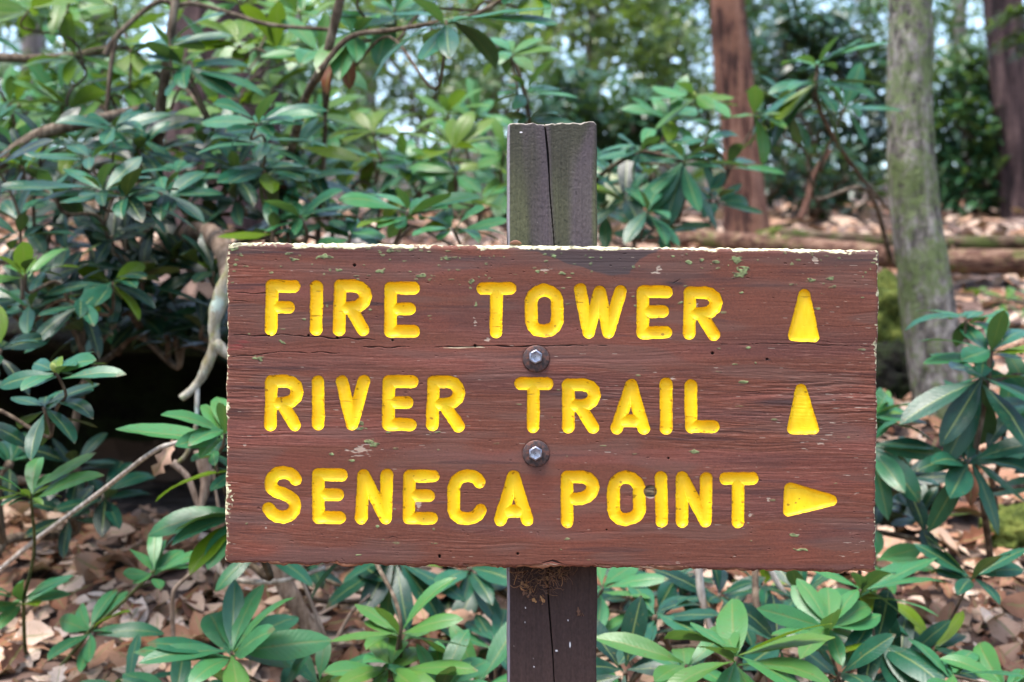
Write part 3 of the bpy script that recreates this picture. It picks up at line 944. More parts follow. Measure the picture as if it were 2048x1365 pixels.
# ---- the two bolts
mw, nt, b = nodes("rusty_steel")
tc = N(nt, "ShaderNodeTexCoord")
nz = N(nt, "ShaderNodeTexNoise", Scale=260.0, Detail=5.0)
nt.links.new(tc.outputs['Object'], nz.inputs['Vector'])
nt.links.new(ramp(nt, [(0.35, (0.022, 0.013, 0.013)), (0.5, (0.06, 0.034, 0.031)), (0.65, (0.14, 0.05, 0.032))], nz.outputs['Fac']).outputs[0], b.inputs['Base Color'])
b.inputs['Metallic'].default_value = 0.1
b.inputs['Roughness'].default_value = 0.62
mh, nt, b = nodes("galvanised_steel")
tc = N(nt, "ShaderNodeTexCoord")
nz = N(nt, "ShaderNodeTexNoise", Scale=320.0, Detail=4.0)
nt.links.new(tc.outputs['Object'], nz.inputs['Vector'])
nt.links.new(ramp(nt, [(0.3, (0.14, 0.14, 0.17)), (0.6, (0.34, 0.35, 0.42)), (0.8, (0.2, 0.13, 0.1))], nz.outputs['Fac']).outputs[0], b.inputs['Base Color'])
b.inputs['Metallic'].default_value = 0.75
b.inputs['Roughness'].default_value = 0.38


def lathe(cx, cz, y0, prof, seg, rot=0.0, tilt=(0, 0)):
    """profile [(radius, towards the camera)] turned about the bolt axis"""
    th = np.linspace(0, 2 * np.pi, seg, endpoint=False) + rot
    V = []
    for r_, h_ in prof:
        V.append(np.stack([cx + r_ * np.cos(th) + tilt[0] * h_, np.full(seg, y0 - h_), cz + r_ * np.sin(th) + tilt[1] * h_], -1))
    V = np.vstack(V)
    m_ = len(prof)
    j = np.arange(seg); jn = (j + 1) % seg
    Q = np.vstack([np.stack([k * seg + j, (k + 1) * seg + j, (k + 1) * seg + jn, k * seg + jn], -1) for k in range(m_ - 1)])
    return V, Q


for (wx, wy, hx, hy, rot) in ((1072, 718, 1071, 714, 0.45), (1072, 907.5, 1071, 906.5, 0.52)):
    c = P(wx, wy, DB)
    px = DB / F
    holder = empty("bolt", c, None, None)
    holder.parent = sign
    holder.location = tuple(c - np.array(sign.location))
    for k in list(holder.keys()): del holder[k]
    V, Q = lathe(c[0], c[2], DB + 0.002, [(27 * px, 0), (27 * px, 0.0028), (26.4 * px, 0.0036), (25.2 * px, 0.0040), (16 * px, 0.0041), (0.5 * px, 0.0041)], 56)
    part("washer", V, Q, mw, holder)
    h = P(hx, hy, DB)
    V, Q = lathe(h[0], h[2], DB - 0.0019, [(14.5 * px, 0), (14.5 * px, 0.0048)], 6, rot, (0.02, -0.02))
    V2, Q2 = lathe(h[0], h[2], DB - 0.0067, [(14.5 * px, 0.0), (13.0 * px, 0.0010), (11.0 * px, 0.0011), (10.0 * px, 0.00085), (1.0 * px, 0.0008)], 6, rot, (0.02, -0.02))
    part("bolt_head", np.vstack([V, V2]), np.vstack([Q, Q2 + len(V)]), mh, holder, smooth_sh=False)

# ---- the post
PD = DB + TH + 0.0012
k_ = PD / F
PNX, PNY = 190, 1500
ybot = 682.5 + (CZ - ZB + 0.15) / k_
u, v = np.meshgrid(np.linspace(0, 1, PNX), np.linspace(0, 1, PNY) ** 1.25)
XX = 1015.5 + u * (1194 - 1015.5)
ytop = 247 + 0.8 * aniso((1, PNX), 3, .1, 81)[0] + 0.7 * aniso((1, PNX), 18, .1, 82)[0] - 3 * smooth(0.55, 0.9, np.linspace(0, 1, PNX)) + 3 * np.exp(-((np.linspace(0, 1, PNX) - .42) / .05) ** 2) + 4 * smooth(.96, 1, np.linspace(0, 1, PNX)) + 3 * smooth(.03, 0, np.linspace(0, 1, PNX))
YY = ytop[None] + v * (ybot - ytop[None])
XX = XX + (0.8 * aniso((1, PNY), 20, .1, 83)[0])[:, None] * np.exp(-u * 30) + (0.7 * aniso((1, PNY), 15, .1, 84)[0])[:, None] * np.exp(-(1 - u) * 30)
shp = (PNY, PNX)
pg = 0.6 * aniso(shp, 0.8, 50, 85) + 0.5 * aniso(shp, 2.5, 90, 86)
hz = pg * 0.00010 + 0.00005 * aniso(shp, 1.4, 1.4, 87) + 0.00003 * aniso(shp, 6, 2, 90)
dl, dr_ = XX - 1015.5, 1194 - XX
de = np.minimum(np.maximum(dl, 0), np.maximum(dr_, 0))
hz = hz - np.where(de < 5, 5 - np.sqrt(np.clip(25 - (5 - de) ** 2, 0, None)), 0) * k_
dtop = YY - ytop[None]
hz = hz - np.where(dtop < 4, 4 - np.sqrt(np.clip(16 - (4 - dtop) ** 2, 0, None)), 0) * k_
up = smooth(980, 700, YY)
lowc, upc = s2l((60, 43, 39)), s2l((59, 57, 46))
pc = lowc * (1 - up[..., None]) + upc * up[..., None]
grn = smooth(-0.4, 1.4, aniso(shp, 14, 70, 88)) * smooth(240, 420, YY) * up
pc = pc * (1 - grn[..., None] * 0.6) + s2l((80, 82, 56)) * grn[..., None] * 0.7
pur = smooth(0.3, 1.6, aniso(shp, 12, 90, 89)) * up
pc = pc * (1 - pur[..., None] * 0.6) + s2l((84, 70, 80)) * pur[..., None] * 0.6
pc = pc * (1 + 0.09 * aniso(shp, 1.2, 1.2, 91) + 0.06 * pg)[..., None]
pc = pc * (1 - 0.35 * smooth(1.9, 2.6, aniso(shp, 2.2, 1.4, 92)) * up)[..., None]
sp = smooth(3.3, 3.9, aniso(shp, 1.3, 1.3, 93)) * (1 - 0.4 * up)
pc = pc * (1 - 0.55 * sp[..., None]) + s2l((150, 140, 135)) * 0.55 * sp[..., None]
for (x, y, a, b_) in ((1042, 265, 3, 1.5), (1140, 1290, 1.6, 6), (1113, 1302, 3, 1.5), (1136, 1241, 1.4, 1.4), (1051, 1216, 1.4, 1.2), (1068, 1334, 1.4, 1.4), (1050, 1245, 1, 1)):
    m = smooth(1.2, .6, np.hypot((XX - x) / a, (YY - y) / b_))
    pc = pc * (1 - m[..., None]) + s2l((220, 215, 215)) * m[..., None]
cy = np.array([236, 250, 310, 380, 440, 500, 1180, 1270, 1365, 1900, 2400])
cx = np.array([1090, 1090.5, 1095, 1099, 1104, 1108, 1096, 1102, 1110, 1118, 1120])
ccx = np.interp(YY, cy, cx) + 0.7 * aniso((1, PNY), 30, .1, 94)[0][:, None]
ck = smooth(2.2, 0.8, np.abs(XX - ccx) / (0.6 + 0.25 * aniso((1, PNY), 40, .1, 95)[0][:, None].clip(-1, 2)))
hz = hz - 0.006 * ck
pc = pc * (1 - 0.93 * ck[..., None])
topw = smooth(2.6, 0.5, dtop + 1.2 * aniso(shp, 3, 2, 96))
pc = pc * (1 - 0.6 * topw[..., None]) + s2l((176, 165, 150)) * 0.6 * topw[..., None]
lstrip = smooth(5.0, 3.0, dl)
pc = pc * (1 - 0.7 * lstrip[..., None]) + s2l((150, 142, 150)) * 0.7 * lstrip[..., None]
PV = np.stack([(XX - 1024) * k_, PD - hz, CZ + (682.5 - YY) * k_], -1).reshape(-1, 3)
i = np.arange(PNY - 1)[:, None] * PNX
j = np.arange(PNX - 1)[None, :]
PQ = np.stack([i + j, i + PNX + j, i + PNX + j + 1, i + j + 1], -1).reshape(-1, 4)
ring = np.concatenate([np.arange(PNX), np.arange(1, PNY) * PNX + PNX - 1, (PNY - 1) * PNX + np.arange(PNX - 2, -1, -1), np.arange(PNY - 2, 0, -1) * PNX])
n = len(ring)
rv = PV[ring]
bk = rv.copy()
bk[:, 1] = PD + 0.089
bk[:, 0] += -0.0012
jj = np.arange(n); jn = (jj + 1) % n
eQ = [np.stack([jj, jn, n + jn, n + jj], -1)]
bt = n + np.arange(PNX)
bb = n + np.arange(PNX + PNY - 2, PNX + PNY - 2 + PNX)[::-1]
eQ.append(np.stack([bt[:-1], bt[1:], bb[1:], bb[:-1]], -1))
eV = np.vstack([rv, bk])
eC = np.tile(s2l((120, 112, 112)), (len(eV), 1))
mp_, nt, b = nodes("post_wood")
at = N(nt, "ShaderNodeAttribute", attribute_name="paint")
nt.links.new(at.outputs['Color'], b.inputs['Base Color'])
b.inputs['Roughness'].default_value = 0.75
b.inputs['Specular IOR Level'].default_value = 0.3
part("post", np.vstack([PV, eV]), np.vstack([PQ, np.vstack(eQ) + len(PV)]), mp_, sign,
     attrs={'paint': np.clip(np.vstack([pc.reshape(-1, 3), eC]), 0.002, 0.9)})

# ---- web and debris clump hanging below the board, against the post
web = Buf()
rw = np.random.default_rng(5)
for k in range(130):
    cx_ = rw.uniform(1024, 1140)
    hgt_ = 1142 + abs(rw.normal(0, 1)) * (22 * math.exp(-((cx_ - 1070) / 40) ** 2) + 6)
    p0 = P(cx_, min(hgt_, 1196), PD - 0.004 - rw.uniform(0, 0.014))
    pts = [p0]
    dirv = unit(rw.normal(0, 1, 3) * np.array([1, 0.4, 0.8]))
    for s_ in range(5):
        dirv = unit(dirv + rw.normal(0, 0.55, 3))
        pts.append(pts[-1] + dirv * rw.uniform(0.0012, 0.0035))
    web.add_tube(catmull(pts, 2), rw.uniform(0.00015, 0.00045), 4, tint=rw.uniform(0.2, 0.8))
for k in range(26):
    q = [(1055, 1182), (1078, 1192), (1060, 1176), (1045, 1160), (1090, 1160), (1110, 1155), (1062, 1186)][k % 7]
    p0 = P(q[0] + rw.normal(0, 5), q[1] + rw.normal(0, 4), PD - 0.007 - rw.uniform(0, .008))
    V, Q, uv = leaf_geo(p0, rw.normal(0, 1, 3), rw.normal(0, 1, 3), rw.uniform(.005, .011), rw.uniform(.003, .006), bend=rw.uniform(-2, 2), rows=6, cols=4, shape='oak', wav=.05, r=rw)
    web.add(V, Q, rw.uniform(0.3, 1.0), uv)
mweb, nt, b = nodes("web_debris")
at = N(nt, "ShaderNodeAttribute", attribute_name="tint")
nt.links.new(ramp(nt, [(0, (0.04, 0.022, 0.016)), (0.5, (0.15, 0.07, 0.04)), (1, (0.36, 0.18, 0.07))], at.outputs['Fac']).outputs[0], b.inputs['Base Color'])
b.inputs['Roughness'].default_value = 0.9
tag(web.build("spider_web", mweb, None, origin=P(1070, 1150, PD - .006)), "rusty tangle of spider web and debris under the board against the post", "spider web")
# a dry husk caught on the lower post, and a little brown pupa lying on the board's top edge
hk = Buf()
V, Q, uv = leaf_geo(P(1156, 1214, PD - .0012), (0.1, -0.1, -1), (0, -1, 0), .0095, .0042, bend=.6, rows=7, cols=5, shape='oak', wav=.04, r=rw)
hk.add(V, Q, .45, uv)
for dx in (-2, 3, 6):
    hk.add_tube([P(1158 + dx, 1226, PD - .0015), P(1158 + dx * 1.6, 1233, PD - .001)], .0003, 4, tint=.5)
tag(hk.build("insect_husk", mweb, None, origin=P(1157, 1220, PD)), "tiny dry brown insect husk stuck to the lower post", "husk")
pu = Buf()
t_ = np.linspace(0, 1, 15)
pts = np.array([P(1019 + 24 * a_, 487.5 - 2.2 * math.sin(math.pi * a_), DB + 0.012) for a_ in t_])
V, Q, tri = tube(pts, 0.0024 * np.sin(np.pi * np.clip(t_, .03, .97)) ** .6 * (1 + .06 * np.sin(t_ * 60)), 12, cap=False)
pu.add(V, Q, .35 + .3 * (t_.repeat(12)))
tag(pu.build("pupa", mweb, None, origin=pts[7]), "small shiny brown pupa lying on the board's top edge by the post", "pupa")

# ------------------------------------------------------------------ rhododendrons
CAMV = np.array([0, -1.0, 0])


def add_whorl(buf, c, axis, leaves, Wr, rr, tint, lo=False):
    """leaves: list of (unit direction, length); all spring from the twig end c"""
    axis = unit(axis)
    for t, L in leaves:
        base = c + axis * rr.uniform(-0.012, 0.006) + t * 0.004
        n = axis - t * np.dot(axis, t)
        if np.linalg.norm(n) < 0.35:
            n = n + CAMV * 0.6 + rr.normal(0, 0.2, 3)
        if n[2] < -0.1:
            n = n + np.array([0, 0, 0.6])
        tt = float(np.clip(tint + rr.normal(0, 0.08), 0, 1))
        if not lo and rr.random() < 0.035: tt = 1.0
        V, Q, uv = leaf_geo(base, t, n, L, L / rr.uniform(2.8, 3.7), bend=rr.normal(0.45, 0.25), fold=rr.uniform(0.05, 0.38),
                            roll=rr.normal(0, 0.22), twist=rr.normal(0, 0.25), rows=5 if lo else 10, cols=3 if lo else 5, wav=0 if lo else 0.004, r=rr)
        buf.add(V, Q, tt, uv)


def auto_leaves(axis, L, rr, n=None, droop=0.0):
    axis = unit(axis)
    a = unit(np.cross(axis, [0.3, 1, 0.1]))
    b_ = np.cross(axis, a)
    n = n or int(rr.integers(7, 12))
    out = []
    ph = rr.uniform(0, 6.28)
    for k in range(n):
        az = ph + k * 2.39996 + rr.normal(0, 0.15)
        q = k / n
        el = math.radians(48 - 78 * q - 30 * droop) + rr.normal(0, 0.16)
        t = unit((a * math.cos(az) + b_ * math.sin(az)) * math.cos(el) + axis * math.sin(el))
        out.append((t, L * rr.uniform(0.75, 1.12) * (0.72 + 0.28 * min(1, q * 2.2 + 0.2))))
    return out


def tip_leaves(c, d, cx, cy, L, tips, rr):
    out = []
    k = d / F
    for tok in tips.split():
        x, y = (float(v) for v in tok.split(','))
        dx, dz = (x - cx) * k, (cy - y) * k
        pr = math.hypot(dx, dz)
        Lr = max(L * rr.uniform(0.9, 1.08), pr * 1.015)
        Lr = min(Lr, pr * 1.6 + 0.02)
        dy = math.sqrt(max(Lr * Lr - pr * pr, 0))
        if dz < 0:
            sgn = -1 if rr.random() < 0.85 else 1
        else:
            sgn = 1 if rr.random() < 0.6 else -1
        out.append((unit([dx, sgn * dy, dz]), Lr))
    return out


def grow(base, targets, rr, r_tip=0.0022, chain=False):
    """twigs from a base to every whorl: each new twig forks off the nearest older one"""
    base = np.asarray(base, float)
    top = np.mean([t for t, a in targets], 0)
    trunk = [base, base + (top - base) * 0.35 + np.array([rr.normal(0, .04), rr.normal(0, .04), 0.02]), base + (top - base) * 0.7]
    segs = []
    if chain:                                 # a seedling: one stem from the ground through every whorl
        prev = base
        for tp, ax in sorted(targets, key=lambda q: q[0][2]):
            D = np.linalg.norm(tp - prev)
            segs.append((catmull([prev, (prev + tp) / 2 + rr.normal(0, .025, 3) * D, tp], 8), D))
            prev = tp
        far = max(np.linalg.norm(t - base) for t, a in targets)
        return [(p_, r_tip + .0016 * np.clip(1 - np.linalg.norm(p_ - base, axis=1) / far, 0, 1)) for p_, D in segs]
    nodes_ = [trunk[0], trunk[1]]
    order = sorted(targets, key=lambda q: np.linalg.norm(q[0] - base))
    for tp, ax in order:
        best, bs = None, 1e9
        for nd in nodes_:
            dd = np.linalg.norm(tp - nd) + 1.2 * max(0, nd[2] - tp[2] + 0.02) + (0.25 * np.linalg.norm(nd - base))
            if dd < bs:
                best, bs = nd, dd
        D = np.linalg.norm(tp - best)
        ax = unit(ax)
        c1 = best + (tp - best) * 0.33 + np.array([0, 0, 0.10 * D]) + rr.normal(0, 0.05, 3) * D
        c2 = tp - ax * 0.30 * D + rr.normal(0, 0.03, 3) * D
        pts = catmull([best, c1, c2, tp], 6)
        segs.append((pts, D))
        for p_ in pts[4:-3:3]:
            nodes_.append(p_)
    # radius grows with what a twig carries: thicker near the base
    out = []
    for pts, D in segs:
        dist = np.linalg.norm(pts - base, axis=1)
        far = max(np.linalg.norm(t - base) for t, a in targets) + 1e-6
        rad = r_tip + 0.0075 * np.clip(1 - dist / far, 0, 1) ** 1.5 * min(1.4, far / 0.6)
        out.append((pts, rad))
    return out


def bud_geo(c, axis, s):
    t = np.linspace(0, 1, 8)
    pts = c + np.outer(t, unit(axis)) * s
    V, Q, tri = tube(pts, s * 0.28 * np.sin(np.pi * np.clip(t * 0.92 + 0.06, 0, 1)) ** 0.7, 8, cap=False)
    return V, Q


M_bud, nt, b = nodes("leaf_bud")
b.inputs['Base Color'].default_value = (0.30, 0.33, 0.08, 1)
b.inputs['Roughness'].default_value = 0.5


def shrub(label, base, whorls, limbs=(), cat="shrub", name="rhododendron", group=None, seed=1, green=False, buds=(), Wr=3.3, dead=()):
    rr = np.random.default_rng(seed)
    bx, bd = base
    bp_ = P(bx, 682.5, bd)
    bp_[2] = float(ground_z(bp_[0], bd)) - 0.03
    root = empty(name, bp_, label, cat, group)
    tg = []
    hold = []
    for w in whorls:
        cx, cy, d, L, tint = w[:5]
        L *= 1.14
        tint = tint + 0.08 if len(w) > 5 else tint
        c = P(cx, cy, d)
        ax = unit([rr.normal(0, 0.22), rr.normal(-0.5, 0.2), 1.0])
        lv = tip_leaves(c, d, cx, cy, L, w[5], rr) if len(w) > 5 and isinstance(w[5], str) else auto_leaves(ax, L, rr)
        # a couple of leaves facing away, which the picture shows only at their edges
        if len(w) > 5 and isinstance(w[5], str):
            for q in range(3):
                lv.append((unit([rr.normal(0, .5), rr.uniform(.5, 1), rr.normal(0.1, .25)]), L * rr.uniform(.7, 1)))
        hold.append((c, ax, lv, tint))
        tg.append((c, ax))
    st = Buf()
    for pts, rad in grow(bp_, tg, rr, chain=(cat == 'seedling')):
        st.add_tube(pts, rad, 6)
    st.build("stem", M_greenstem if green else M_stem, root)
    for pl, r_px, d in limbs:
        q = catmull([P(x, y, dd if len(p_) > 2 else d) for p_ in pl for x, y, dd in [(p_[0], p_[1], p_[2] if len(p_) > 2 else d)]], 7)
        rad = np.linspace(r_px[0], r_px[1], len(q)) * d / F
        V, Q, tri = tube(q, rad, 10, lump=0.25, seed=seed, lfreq=25)
        bb_ = Buf(); bb_.add(V[:-2], Q)
        bb_.build("branch", M_stem if len(pl) < 90 else M_twig, root)
    for (c, ax, lv, tint) in hold:
        wb_ = Buf()
        add_whorl(wb_, c, ax, lv, Wr, rr, tint)
        wb_.build("leaf_whorl", M_leaf, root)
    for k in buds:
        c, ax, lv, tint = hold[k]
        V, Q = bud_geo(c, ax, 0.016)
        part("bud", V, Q, M_bud, root)
    for (x, y, x2, y2, d) in dead:
        db = Buf()
        a0, a1 = P(x, y, d), P(x2, y2, d - .01)
        V, Q, uv = leaf_geo(a0, a1 - a0, CAMV + rr.normal(0, .3, 3), np.linalg.norm(a1 - a0), np.linalg.norm(a1 - a0) / 2.6, bend=.7, fold=.5, rows=9, cols=5, wav=.02, r=rr)
        db.add(V, Q, .2, uv)
        o = db.build("dead_leaf", M_litter, root)
        o['label'] = "withered brown hanging leaf"
    return root


def fill(poly, dr, n, L, tint, seed, pull=None):
    """extra whorls inside a picture-space box, at chosen distances"""
    rr = np.random.default_rng(seed)
    x0, y0, x1, y1 = poly
    return [(rr.uniform(x0, x1), rr.uniform(y0, y1), rr.uniform(*dr), L * rr.uniform(.85, 1.15), float(np.clip(tint + rr.normal(0, .08), 0, 1))) for _ in range(n)]


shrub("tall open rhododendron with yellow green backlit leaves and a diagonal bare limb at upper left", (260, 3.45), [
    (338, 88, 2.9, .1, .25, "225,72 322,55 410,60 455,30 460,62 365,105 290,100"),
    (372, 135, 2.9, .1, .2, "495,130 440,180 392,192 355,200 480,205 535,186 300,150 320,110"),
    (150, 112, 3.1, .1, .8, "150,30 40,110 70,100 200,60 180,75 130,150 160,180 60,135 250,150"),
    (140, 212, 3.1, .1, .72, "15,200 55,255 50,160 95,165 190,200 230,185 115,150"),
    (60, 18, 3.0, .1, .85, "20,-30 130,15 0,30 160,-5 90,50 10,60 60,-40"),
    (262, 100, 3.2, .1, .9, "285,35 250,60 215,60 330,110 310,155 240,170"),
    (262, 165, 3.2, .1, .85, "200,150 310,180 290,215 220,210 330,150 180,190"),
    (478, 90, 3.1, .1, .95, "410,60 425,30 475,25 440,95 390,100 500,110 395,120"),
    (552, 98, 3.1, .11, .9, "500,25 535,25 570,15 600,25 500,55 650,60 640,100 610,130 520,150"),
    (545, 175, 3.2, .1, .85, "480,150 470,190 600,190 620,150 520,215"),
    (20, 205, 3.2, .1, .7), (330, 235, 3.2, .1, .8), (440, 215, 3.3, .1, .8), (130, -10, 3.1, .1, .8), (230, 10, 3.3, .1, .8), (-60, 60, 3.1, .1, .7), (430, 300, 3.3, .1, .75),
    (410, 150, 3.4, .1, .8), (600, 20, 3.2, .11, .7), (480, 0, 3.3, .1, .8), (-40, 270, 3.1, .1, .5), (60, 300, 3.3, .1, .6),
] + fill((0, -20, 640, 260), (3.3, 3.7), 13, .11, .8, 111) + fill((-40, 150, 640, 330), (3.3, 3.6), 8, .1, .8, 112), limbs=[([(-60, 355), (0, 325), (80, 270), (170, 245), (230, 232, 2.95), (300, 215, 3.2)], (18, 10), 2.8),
          ([(-60, 112), (60, 118), (150, 112), (250, 95), (290, 130), (330, 160)], (10, 6), 3.3),
          ([(210, 110), (235, 72), (290, 20), (325, 2), (350, 12)], (6, 5), 2.95),
          ([(280, 560, 3.3), (300, 400, 3.2), (322, 215, 3.0), (338, 90, 2.95), (360, -60, 2.95)], (12, 8), 3.0),
          ([(352, 12), (390, 8), (470, 30), (540, 50), (660, 60)], (5, 4), 2.95),
          ([(232, 75), (222, 130), (215, 200), (205, 260)], (5, 4), 2.95)], seed=11)

shrub("rhododendron with a dark slanting stem and long drooping leaves above the post", (520, 3.2), [
    (893, 40, 2.55, .125, .25, "742,158 853,135 903,125 820,5 760,20 930,10 1000,28 1095,20 1115,52 992,113"),
    (705, 62, 2.8, .12, .5, "640,110 765,40 655,30 725,130 650,160 690,172 745,100"),
    (790, 20, 2.9, .12, .55), (1060, -20, 2.7, .12, .3, "1010,30 1090,60 1120,10 990,0 1060,70"),
    (950, -40, 2.8, .12, .4), (720, -30, 2.8, .12, .6), (640, 110, 3.0, .11, .6),
], limbs=[([(520, 560, 3.2), (570, 350, 3.05), (610, 200, 2.85), (650, 120, 2.75), (695, -60, 2.7)], (11, 8), 2.9),
          ([(640, 140), (700, 75), (790, 60), (893, 42), (960, 25), (1030, -20)], (6, 4), 2.65)],
      dead=[(668, 120, 652, 190, 2.8), (690, 100, 700, 180, 2.8)], seed=12)

shrub("bushy rhododendron with two bluish green tiers of leaves left of the board's top corner", (500, 3.05), [
    (515, 247, 2.6, .1, .33, "390,238 450,222 508,215 570,200 640,225 655,215 600,262 470,270 560,275"),
    (530, 285, 2.7, .1, .15, "400,300 410,270 660,280 655,300 530,332 620,330 445,285"),
    (530, 342, 2.7, .1, .1, "460,365 525,425 600,325 650,360 620,365 480,380 430,330 560,390"),
    (600, 432, 2.6, .1, .4, "690,390 705,405 700,425 515,425 545,405 545,462 600,470 640,450 570,395"),
    (545, 462, 2.6, .09, .3, "455,474 500,462 600,455 560,430"),
    (470, 340, 2.9, .1, .1), (590, 370, 3.0, .1, .3), (470, 400, 2.9, .1, .15), (430, 420, 2.95, .09, .1),
] + fill((420, 260, 660, 470), (2.95, 3.2), 6, .1, .1, 114), seed=13)

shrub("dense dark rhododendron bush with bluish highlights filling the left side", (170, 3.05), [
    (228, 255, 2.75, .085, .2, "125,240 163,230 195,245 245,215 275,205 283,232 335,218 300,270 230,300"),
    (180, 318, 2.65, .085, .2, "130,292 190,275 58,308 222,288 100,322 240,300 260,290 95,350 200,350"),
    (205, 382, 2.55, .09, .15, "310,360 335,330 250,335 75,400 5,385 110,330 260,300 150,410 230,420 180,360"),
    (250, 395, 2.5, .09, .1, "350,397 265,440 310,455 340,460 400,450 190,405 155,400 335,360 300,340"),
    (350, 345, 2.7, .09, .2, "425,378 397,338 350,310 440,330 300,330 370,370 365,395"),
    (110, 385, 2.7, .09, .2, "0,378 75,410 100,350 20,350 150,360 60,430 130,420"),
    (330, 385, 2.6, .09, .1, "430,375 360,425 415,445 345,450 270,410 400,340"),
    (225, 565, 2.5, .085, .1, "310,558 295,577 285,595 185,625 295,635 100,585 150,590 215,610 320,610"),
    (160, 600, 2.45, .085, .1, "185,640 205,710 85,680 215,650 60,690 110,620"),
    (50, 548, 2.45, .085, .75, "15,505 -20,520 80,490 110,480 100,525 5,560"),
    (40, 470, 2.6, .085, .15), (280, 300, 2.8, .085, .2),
] + fill((10, 420, 430, 560), (2.75, 3.05), 12, .095, .04, 101) + fill((0, 240, 420, 430), (2.85, 3.15), 10, .1, .12, 107) + fill((-120, 280, 60, 640), (2.5, 2.9), 6, .085, .15, 102) + fill((10, 560, 330, 690), (2.65, 2.9), 6, .085, .02, 103) + fill((200, 540, 430, 640), (2.75, 2.95), 6, .085, .0, 106) + fill((190, 600, 440, 680), (2.85, 3.05), 9, .085, .0, 108), seed=14)  # lowest fill whorls tinted near black to paint shade round the hollow

shrub("low dark rhododendron with a pointed yellow bud and two rosettes of leaves at left", (40, 2.75), [
    (112, 745, 2.1, .075, .2, "88,712 155,703 175,722 210,718 246,733 30,755 72,770 157,770 -8,772"),
    (88, 815, 2.15, .08, .1, "0,800 170,775 208,830 172,880 85,902 50,880 5,850 95,770"),
    (20, 925, 2.65, .08, .15, "-20,880 -30,930 45,985 25,870 75,900"),
    (212, 990, 2.65, .085, .1, "250,955 292,960 288,985 160,960 175,1015 262,1035 140,1000 230,1055"),
    (140, 1030, 2.65, .08, .05), (-60, 830, 2.2, .08, .1), (0, 700, 2.35, .08, .08), (150, 930, 2.7, .08, .05),
], buds=[0], seed=15)

shrub("upright rhododendron seedling with a thin stem and pale yellow green top leaves at lower left", (58, 2.55), [
    (62, 988, 2.2, .085, .62, "47,910 182,915 207,932 -22,925 -12,950 30,1000 98,1003"),
    (47, 1200, 2.4, .08, .45, "67,1140 10,1150 -25,1170 112,1150 155,1145 -20,1205 105,1182 20,1240"),
    (62, 996, 2.2, .03, .75, "30,1002 95,1005 60,975 80,985"),
], name="rhododendron_seedling", cat="seedling", green=True, seed=16)

shrub("rhododendron seedling on a slanting stem with a bright rosette below the board's left corner", (90, 2.5), [
    (308, 1142, 2.3, .075, .5, "303,1085 245,1105 270,1130 345,1100 425,1092 420,1120 285,1152 340,1152"),
    (180, 1262, 2.4, .085, .35, "205,1198 275,1212 225,1190 200,1302 180,1312 285,1270 315,1260 95,1255 125,1290"),
], name="rhododendron_seedling", cat="seedling", green=True, seed=17)

shrub("broad low rhododendron with long upright leaves in front of the litter, left of the post", (465, 2.35), [
    (462, 1305, 2.15, .105, .45, "450,1178 425,1240 385,1235 505,1183 587,1185 562,1225 577,1255 278,1285 300,1312 310,1275 657,1285 612,1302 500,1368 400,1332 560,1352"),
    (560, 1390, 2.2, .1, .35), (350, 1400, 2.2, .09, .4), (640, 1370, 2.35, .09, .45), (255, 1372, 2.3, .08, .4),
], seed=18)

shrub("young rhododendron with a curved stem and fresh green leaves just left of the post", (765, 2.38), [
    (800, 1268, 2.15, .085, .68, "907,1160 922,1228 850,1262 763,1193 703,1222 668,1277 742,1265 932,1280 890,1332"),
    (780, 1335, 2.12, .09, .68, "742,1378 663,1320 695,1342 952,1325 850,1358 840,1310 880,1368 740,1300"),
    (880, 1380, 2.15, .09, .55),
], limbs=[([(770, 1400, 2.2), (800, 1270, 2.15), (790, 1200, 2.18), (752, 1125, 2.25), (740, 1080, 2.3)], (5, 4), 2.15)], green=True, seed=19)

shrub("shaded rhododendron with drooping leaves under the board's lower edge", (900, 2.75), [
    (790, 1110, 2.45, .1, .12, "655,1195 735,1218 770,1240 820,1235 880,1232 930,1180 700,1150"),
    (940, 1135, 2.5, .1, .2, "985,1180 1000,1232 868,1160 930,1178 1045,1150"),
    (990, 1292, 2.4, .1, .25, "930,1270 950,1342 1010,1230 1080,1250 970,1362 1040,1330 880,1262"),
    (895, 1290, 2.6, .1, .08), (700, 1110, 2.5, .09, .15), (620, 1120, 2.6, .09, .2), (850, 1240, 2.75, .09, .08), (960, 1370, 2.3, .1, .5), (1060, 1160, 2.6, .1, .1),
], seed=20)

shrub("large rosette rhododendron with bright glossy leaves at lower right of the post", (1515, 2.25), [
    (1472, 1315, 1.98, .105, .62, "1488,1208 1385,1252 1345,1303 1642,1233 1657,1270 1647,1327 1592,1368 1318,1370 1420,1388 1430,1275 1500,1392"),
    (1372, 1330, 2.05, .1, .55, "1193,1283 1290,1380 1330,1378 1440,1342 1300,1335"),
    (1310, 1232, 2.25, .1, .18, "1420,1203 1412,1228 1285,1264 1230,1292 1275,1220 1400,1262"),
    (1205, 1175, 2.35, .09, .5, "1190,1100 1280,1150 1290,1168 1190,1232 1150,1200 1330,1150"),
    (1165, 1290, 2.3, .09, .5, "1287,1223 1250,1250 1232,1352 1262,1342 1220,1240 1090,1320"),
    (1440, 1190, 2.4, .09, .12), (1350, 1160, 2.5, .09, .15), (1250, 1345, 2.15, .1, .15), (1560, 1290, 2.2, .1, .1), (1430, 1255, 2.45, .09, .06), (1260, 1190, 2.6, .09, .08),
], limbs=[([(1530, 1420, 2.3), (1524, 1300, 2.3), (1512, 1200, 2.33), (1510, 1110, 2.4)], (9, 6), 2.3)], seed=21)

